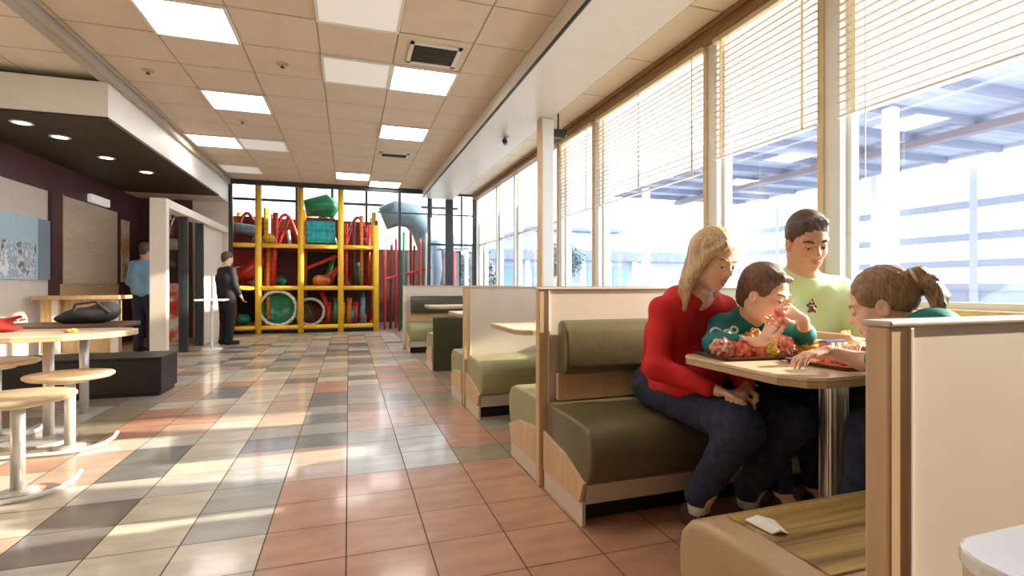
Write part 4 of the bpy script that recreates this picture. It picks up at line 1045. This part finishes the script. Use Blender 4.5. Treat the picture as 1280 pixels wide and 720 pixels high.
S.chain([sR,eR],[.058,.045],k=.03); S.cap(eR,(1.76,1.59,.885),.042,.036,k=.02)
S.ell(tuple(Vector(nk)+Vector((-.02,-.03,.05))),(.055,.05,.045),k=.012,op=1)
S.build('shirt',tealm,root,h=.006,disp=lambda X,Y,Z: .0025*np.sin(50*X+22*Z)*np.sin(30*Z+30*Y))
# white sleeve print
c = Vector((1.515,1.745,.862)); nn = Vector((-.35,-.8,.45)).normalized(); rr1 = nn.cross(Vector((0,0,1))).normalized()*-1; uu = rr1.cross(nn)*-1
for a,b_,r_ in ((-.040,.006,.022),(.008,-.002,.022),(.036,.020,.014),(.0,.0,.009)):
    cc = c+rr1*a+uu*b_; MB().tube([tuple(cc+rr1*r_*math.cos(t_)+uu*r_*math.sin(t_)) for t_ in np.linspace(0,2*PI,14,endpoint=False)],.0045,6,closed=True).build('sleeve_print',whitepr,root)
S = SDF()
H.e(S,(0,-.024,.045),(.083,.099,.094))
for q in (-1,1): H.e(S,(q*.066,-.02,.02),(.018,.03,.045),k=.02); H.e(S,(q*.067,.028,.03),(.012,.016,.03),k=.02)
H.e(S,(0,-.075,-.02),(.058,.04,.07),k=.03)
H.e(S,(0,.125,-.015),(.072,.085,.095),k=.01,op=1)
for q in (-1,1): H.e(S,(q*.09,-.005,-.02),(.024,.026,.034),k=.01,op=1)
H.cp(S,(.03,.058,.098),(-.040,.066,.090),.012,.010,k=.02)
S.build('hair',brown,root,h=.0045,disp=lambda X,Y,Z: .0009*np.sin(240*X+130*Z)+.0009*np.sin(250*Y-110*Z))
face_bits(H,root,brown,.0028); lips(H,root)
S = SDF()
for q in (-1,1): S.chain([(1.95+q*.065,2.14,.54),(1.88+q*.09,1.78,.51),(1.88+q*.09,1.72,.20)],[.085,.062,.045],k=.03)
S.ell((1.95,2.15,.55),(.13,.11,.09),k=.04); S.build('trousers',jeans,root,h=.008)
for q in (-1,1):
    S = SDF(); shoe(S,(1.88+q*.09,1.72,.15),(1.88+q*.09,1.5,.03),.85); o = S.build('shoe',[shoeb,sole],root,h=.006)
# snack the boy holds
o = MB().prism([(1.60,.905),(1.64,.895),(1.655,.975),(1.60,.98)],1.555,1.58,'y').build('snack_wrapper',wrapm['pink'],None,bevel=.006)
tag(o,'pink and white wrapper held up to the mouth of the boy','wrapper')

# ---- man
root = person('man','man with short dark hair in a pale green shirt behind the boy',(2.22,2.12,.46))
H = Head((2.02,1.80,1.272), facing(2.02,1.80,26), pitch=24, roll=-4, sc=1.06)
pel,ch,nk = (2.22,2.14,.59),(2.14,1.99,.88),(2.07,1.88,1.10); sL,sR = (1.87,1.955,1.035),(2.29,1.865,1.03)
eL,wL = (1.90,1.79,.83),(2.02,1.60,.83); eR,wR = (2.34,1.74,.80),(2.20,1.53,.82)
S = SDF(); add_head(S,H)
S.cap(H.L(0,-.02,-.04),nk,.062,.066,k=.03); torso(S,pel,ch,nk,sL,sR,(.14,.135,.13),hw=.09)
for s_,e_,w_ in ((sL,eL,wL),(sR,eR,wR)): S.chain([s_,e_,w_],[.052,.044,.030],k=.02)
for q in (-1,1): S.chain([(2.22+q*.1,2.14,.57),(2.22+q*.13,1.62,.53),(2.22+q*.13,1.70,.10)],[.09,.062,.042],k=.03)
hand(S,wL,(.25,-.7,-.15),(0,0,1),1.08,28,thumb=1); hand(S,wR,(-.7,-.3,-.12),(0,0,1),1.08,30,thumb=-1)
S.build('body',skinB,root,h=.006)
S = SDF(); torso(S,pel,ch,nk,sL,sR,(.165,.155,.145),add=.012,hw=.09)
S.chain([sL,tuple((Vector(sL)*.25+Vector(eL)*.75))],[.078,.066],k=.04); S.chain([sR,tuple((Vector(sR)*.1+Vector(eR)*.9))],[.078,.066],k=.04)
S.cap(tuple(Vector(nk)+Vector((0,.0,.0))),tuple(Vector(nk)+Vector((0,-.005,.03))),.078,.072,k=.03)
S.ell(tuple(Vector(nk)+Vector((-.01,-.055,.06))),(.068,.07,.055),k=.02,op=1)
S.build('shirt',greenm,root,h=.007,disp=lambda X,Y,Z: .003*np.sin(30*X+14*Z)*np.sin(18*Z+22*Y))
S = SDF()
H.e(S,(0,-.022,.045),(.080,.099,.092))
for q in (-1,1): H.e(S,(q*.066,-.014,.022),(.015,.030,.036),k=.02)
H.e(S,(0,-.075,-.025),(.055,.032,.05),k=.03)
H.e(S,(0,.120,-.012),(.074,.080,.096),k=.008,op=1)
for q in (-1,1): H.e(S,(q*.09,-.002,-.02),(.022,.026,.034),k=.01,op=1)
H.cp(S,(-.035,.050,.100),(.035,.050,.100),.014,.014,k=.03)
S.build('hair',dbrown,root,h=.005,disp=lambda X,Y,Z: .0008*np.sin(240*X+130*Z)+.0008*np.sin(250*Y-110*Z))
face_bits(H,root,dbrown,.004); lips(H,root)
S = SDF()
for q in (-1,1): S.chain([(2.22+q*.1,2.14,.57),(2.22+q*.13,1.62,.53),(2.22+q*.13,1.70,.16)],[.12,.088,.066],k=.04)
S.ell((2.22,2.15,.58),(.2,.13,.11),k=.05); S.build('trousers',blacktr,root,h=.009)
for q in (-1,1):
    S = SDF(); shoe(S,(2.22+q*.13,1.70,.11),(2.22+q*.13,1.4,.03),1.1); S.build('shoe',[shoer,sole],root,h=.006)
# chest emblem
MANCH = (Vector(ch)+Vector(nk))/2
fwd = Vector((-.25,-.95,.0)).normalized()
em = mat('brown_emblem',(.14,.04,.02),.6); b = MB()
EC = Vector((2.02,1.775,.965))
rx = Vector((.95,-.25,0)).normalized()
for a,b_,r_ in ((0,-.006,.015),(-.018,.010,.008),(-.006,.020,.008),(.009,.020,.008),(.020,.006,.007),(.016,-.016,.007),(-.014,-.018,.007),(.004,.036,.006)):
    b.blob(tuple(EC+rx*a+Vector((0,0,b_))),(r_,r_*.9,r_),2,.1)
EMB = b.build('chest_emblem',em,root,smooth=True)

# ---- girl
root = person('girl','girl with light brown ponytail in a teal shirt behind the foreground divider',(1.72,1.02,.46))
H = Head((1.665,1.20,1.005), facing(1.665,1.20,-95), pitch=24, sc=.93)
pel,ch,nk = (1.72,1.0,.56),(1.73,1.02,.76),(1.71,1.085,.90); sL,sR = (1.635,1.05,.85),(1.83,1.18,.85)
eL,wL = (1.625,1.23,.815),(1.545,1.295,.845); eR,wR = (1.88,1.31,.81),(1.78,1.34,.83)
S = SDF(); add_head(S,H,child=True)
S.cap(H.L(0,-.03,-.05),nk,.040,.042,k=.025); torso(S,pel,ch,nk,sL,sR,(.095,.09,.08),hw=.05)
for s_,e_,w_ in ((sL,eL,wL),(sR,eR,wR)): S.chain([s_,e_,w_],[.036,.030,.020],k=.015)
for q in (-1,1): S.chain([(1.72+q*.08,1.0,.54),(1.87+q*.08,1.34,.55),(1.87+q*.08,1.40,.17)],[.068,.048,.032],k=.02)
hand(S,wL,(-.85,.15,-.12),(0,0,1),.82,28,thumb=1); hand(S,wR,(-.7,-.1,.25),(0,.2,1),.82,45,thumb=-1)
S.build('body',skinC,root,h=.005)
S = SDF(); torso(S,pel,ch,nk,sL,sR,(.115,.108,.095),add=.008,hw=.05)
S.cap((1.66,1.04,.93),(1.76,1.09,.925),.055,.05,k=.03); S.ell((1.69,1.06,.945),(.08,.065,.055),k=.03)
S.chain([sL,tuple((Vector(sL)*.3+Vector(eL)*.7))],[.056,.046],k=.03); S.chain([sR,tuple((Vector(sR)*.3+Vector(eR)*.7))],[.056,.046],k=.03)
S.build('shirt',tealm,root,h=.006)
S = SDF()
H.e(S,(0,-.024,.042),(.083,.100,.094)); H.e(S,(0,-.055,.0),(.070,.050,.06),k=.03)
for q in (-1,1): H.e(S,(q*.066,.02,.035),(.016,.03,.03),k=.02)
H.e(S,(0,.118,-.025),(.078,.085,.092),k=.012,op=1)
for q in (-1,1): H.e(S,(q*.092,-.004,-.022),(.024,.024,.030),k=.01,op=1)
H.cp(S,(0,-.115,.045),(0,-.135,.055),.024,.030,k=.012)
S.chain([H.L(0,-.128,.045),H.L(-.005,-.150,.015),H.L(0,-.150,-.035),H.L(.005,-.128,-.085)],[.022,.029,.027,.012],k=.01)
for q in (-.02,.02): S.chain([H.L(q*.7,-.138,.04),H.L(q*1.4,-.158,.0),H.L(q*1.3,-.150,-.06),H.L(q*1.2,-.120,-.115)],[.012,.015,.012,.005],k=.006)
S.build('hair',lbrown,root,h=.0042,disp=lambda X,Y,Z: .0009*np.sin(200*X+150*Z)+.0009*np.sin(200*Y-120*Z))
MB().tube([H.L(.028*math.cos(a),-.122,.05+.028*math.sin(a)) for a in np.linspace(0,2*PI,16,endpoint=False)],.007,8,closed=True).build('hair_tie',mat('pale_hair_tie',(.75,.6,.5),.6),root,smooth=True)
face_bits(H,root,lbrown,.0022); lips(H,root)
S = SDF()
for q in (-1,1): S.chain([(1.72+q*.08,1.0,.54),(1.87+q*.08,1.34,.55),(1.87+q*.08,1.40,.20)],[.09,.064,.048],k=.03)
S.ell((1.72,1.0,.56),(.14,.12,.09),k=.04); S.build('jeans',jeans2,root,h=.008)
for q in (-1,1):
    S = SDF(); shoe(S,(1.87+q*.08,1.40,.15),(1.87+q*.08,1.7,.03),.85); S.build('shoe',[shoer,sole],root,h=.006)
o = thing('striped_carton','red and white striped food carton in front of the hands of the girl','carton',(1.74,1.43,TZ+.006))
stripe = mat('white_stripe',(.88,.84,.78),.5)
for k in range(6):
    x = 1.695+.016*k; MB().prism([(x,TZ+.006),(x+.0158,TZ+.006),(x+.0158-.012,TZ+.085),(x-.012,TZ+.085)],1.41,1.45,'y').build('carton_side',[wrapm['red'],stripe][k%2],o)
MB().box(1.682,1.782,1.412,1.448,TZ+.085,TZ+.091).build('rim',mat('blue_rim',(.04,.16,.35),.5),o)

# ---- standing people far back
def standing(label, x, y, ang, h, top, bottom, hr, arms, skin=skinA, trousers='trousers'):
    k = h/1.75; root = person('p',label,(x,y,0)); f = facing(x,y,ang); r = Vector((f.y,-f.x,0))
    P = lambda a,b_,z: tuple(Vector((x,y,0))+r*a*k+f*b_*k+Vector((0,0,z*k)))
    H = Head(P(0,.02,1.62),f,pitch=8,sc=k)
    S = SDF(); add_head(S,H); S.cap(H.L(0,-.02,-.05),P(0,0,1.45),.052,.055,k=.03)
    torso(S,P(0,0,.98),P(0,0,1.25),P(0,0,1.43),P(-.17,0,1.40),P(.17,0,1.40),(.12,.12,.12))
    for q in (-1,1):
        S.chain([P(q*.09,0,.92),P(q*.10,.02,.50),P(q*.10,-.01,.09)],[.085,.055,.04],k=.03)
        a = arms[(q+1)//2]; S.chain([P(q*.18,0,1.39),P(*a[0]),P(*a[1])],[.045,.037,.025],k=.02)
        hand(S,P(*a[1]),Vector(P(*a[1]))-Vector(P(*a[0])),tuple(-f),k,30,thumb=q)
    S.build('body',skin,root,h=.009)
    S = SDF(); torso(S,P(0,0,.98),P(0,0,1.25),P(0,0,1.43),P(-.17,0,1.40),P(.17,0,1.40),(.14,.14,.13),add=.01)
    for q in (-1,1):
        a = arms[(q+1)//2]; S.chain([P(q*.18,0,1.39),P(*a[0]),tuple(Vector(P(*a[0]))*.3+Vector(P(*a[1]))*.7)],[.062,.056,.042],k=.03)
    S.build('shirt',top,root,h=.011)
    S = SDF()
    for q in (-1,1): S.chain([P(q*.085,0,.93),P(q*.10,.02,.50),P(q*.10,-.01,.10)],[.11,.078,.062],k=.03)
    S.build(trousers,bottom,root,h=.011)
    S = SDF(); H.e(S,(0,-.022,.045),(.082,.10,.094)); H.e(S,(0,-.07,-.02),(.06,.04,.06),k=.03); H.e(S,(0,.12,-.012),(.074,.08,.096),k=.008,op=1)
    S.build('hair',hr,root,h=.008)
    for q in (-1,1):
        S = SDF(); shoe(S,P(q*.10,-.01,.09),P(q*.10,.2,.03),k); S.build('shoe',[blacktr,blacktr],root,h=.009)
    face_bits(H,root,hr); return root
lightblue = mat('light_blue_shirt',(.22,.40,.58),.75,var=.08,scale=5); navy = mat('navy_trousers',(.015,.022,.05),.85); darktop = mat('black_jacket',(.018,.016,.018),.75)
standing('person in light blue shirt and navy trousers standing beside the white portal',-3.08,9.42,150,1.74,lightblue,navy,dbrown,[((-.26,.05,1.12),(-.30,.25,1.0)),((.24,.10,1.12),(.16,.32,1.05))],skinB)
standing('person dressed in black standing at the left end of the yellow climbing frame',-2.08,10.15,120,1.66,darktop,blacktr,dbrown,[((-.24,.02,1.12),(-.22,.10,.85)),((.24,.02,1.12),(.20,.16,.90))],skinA)
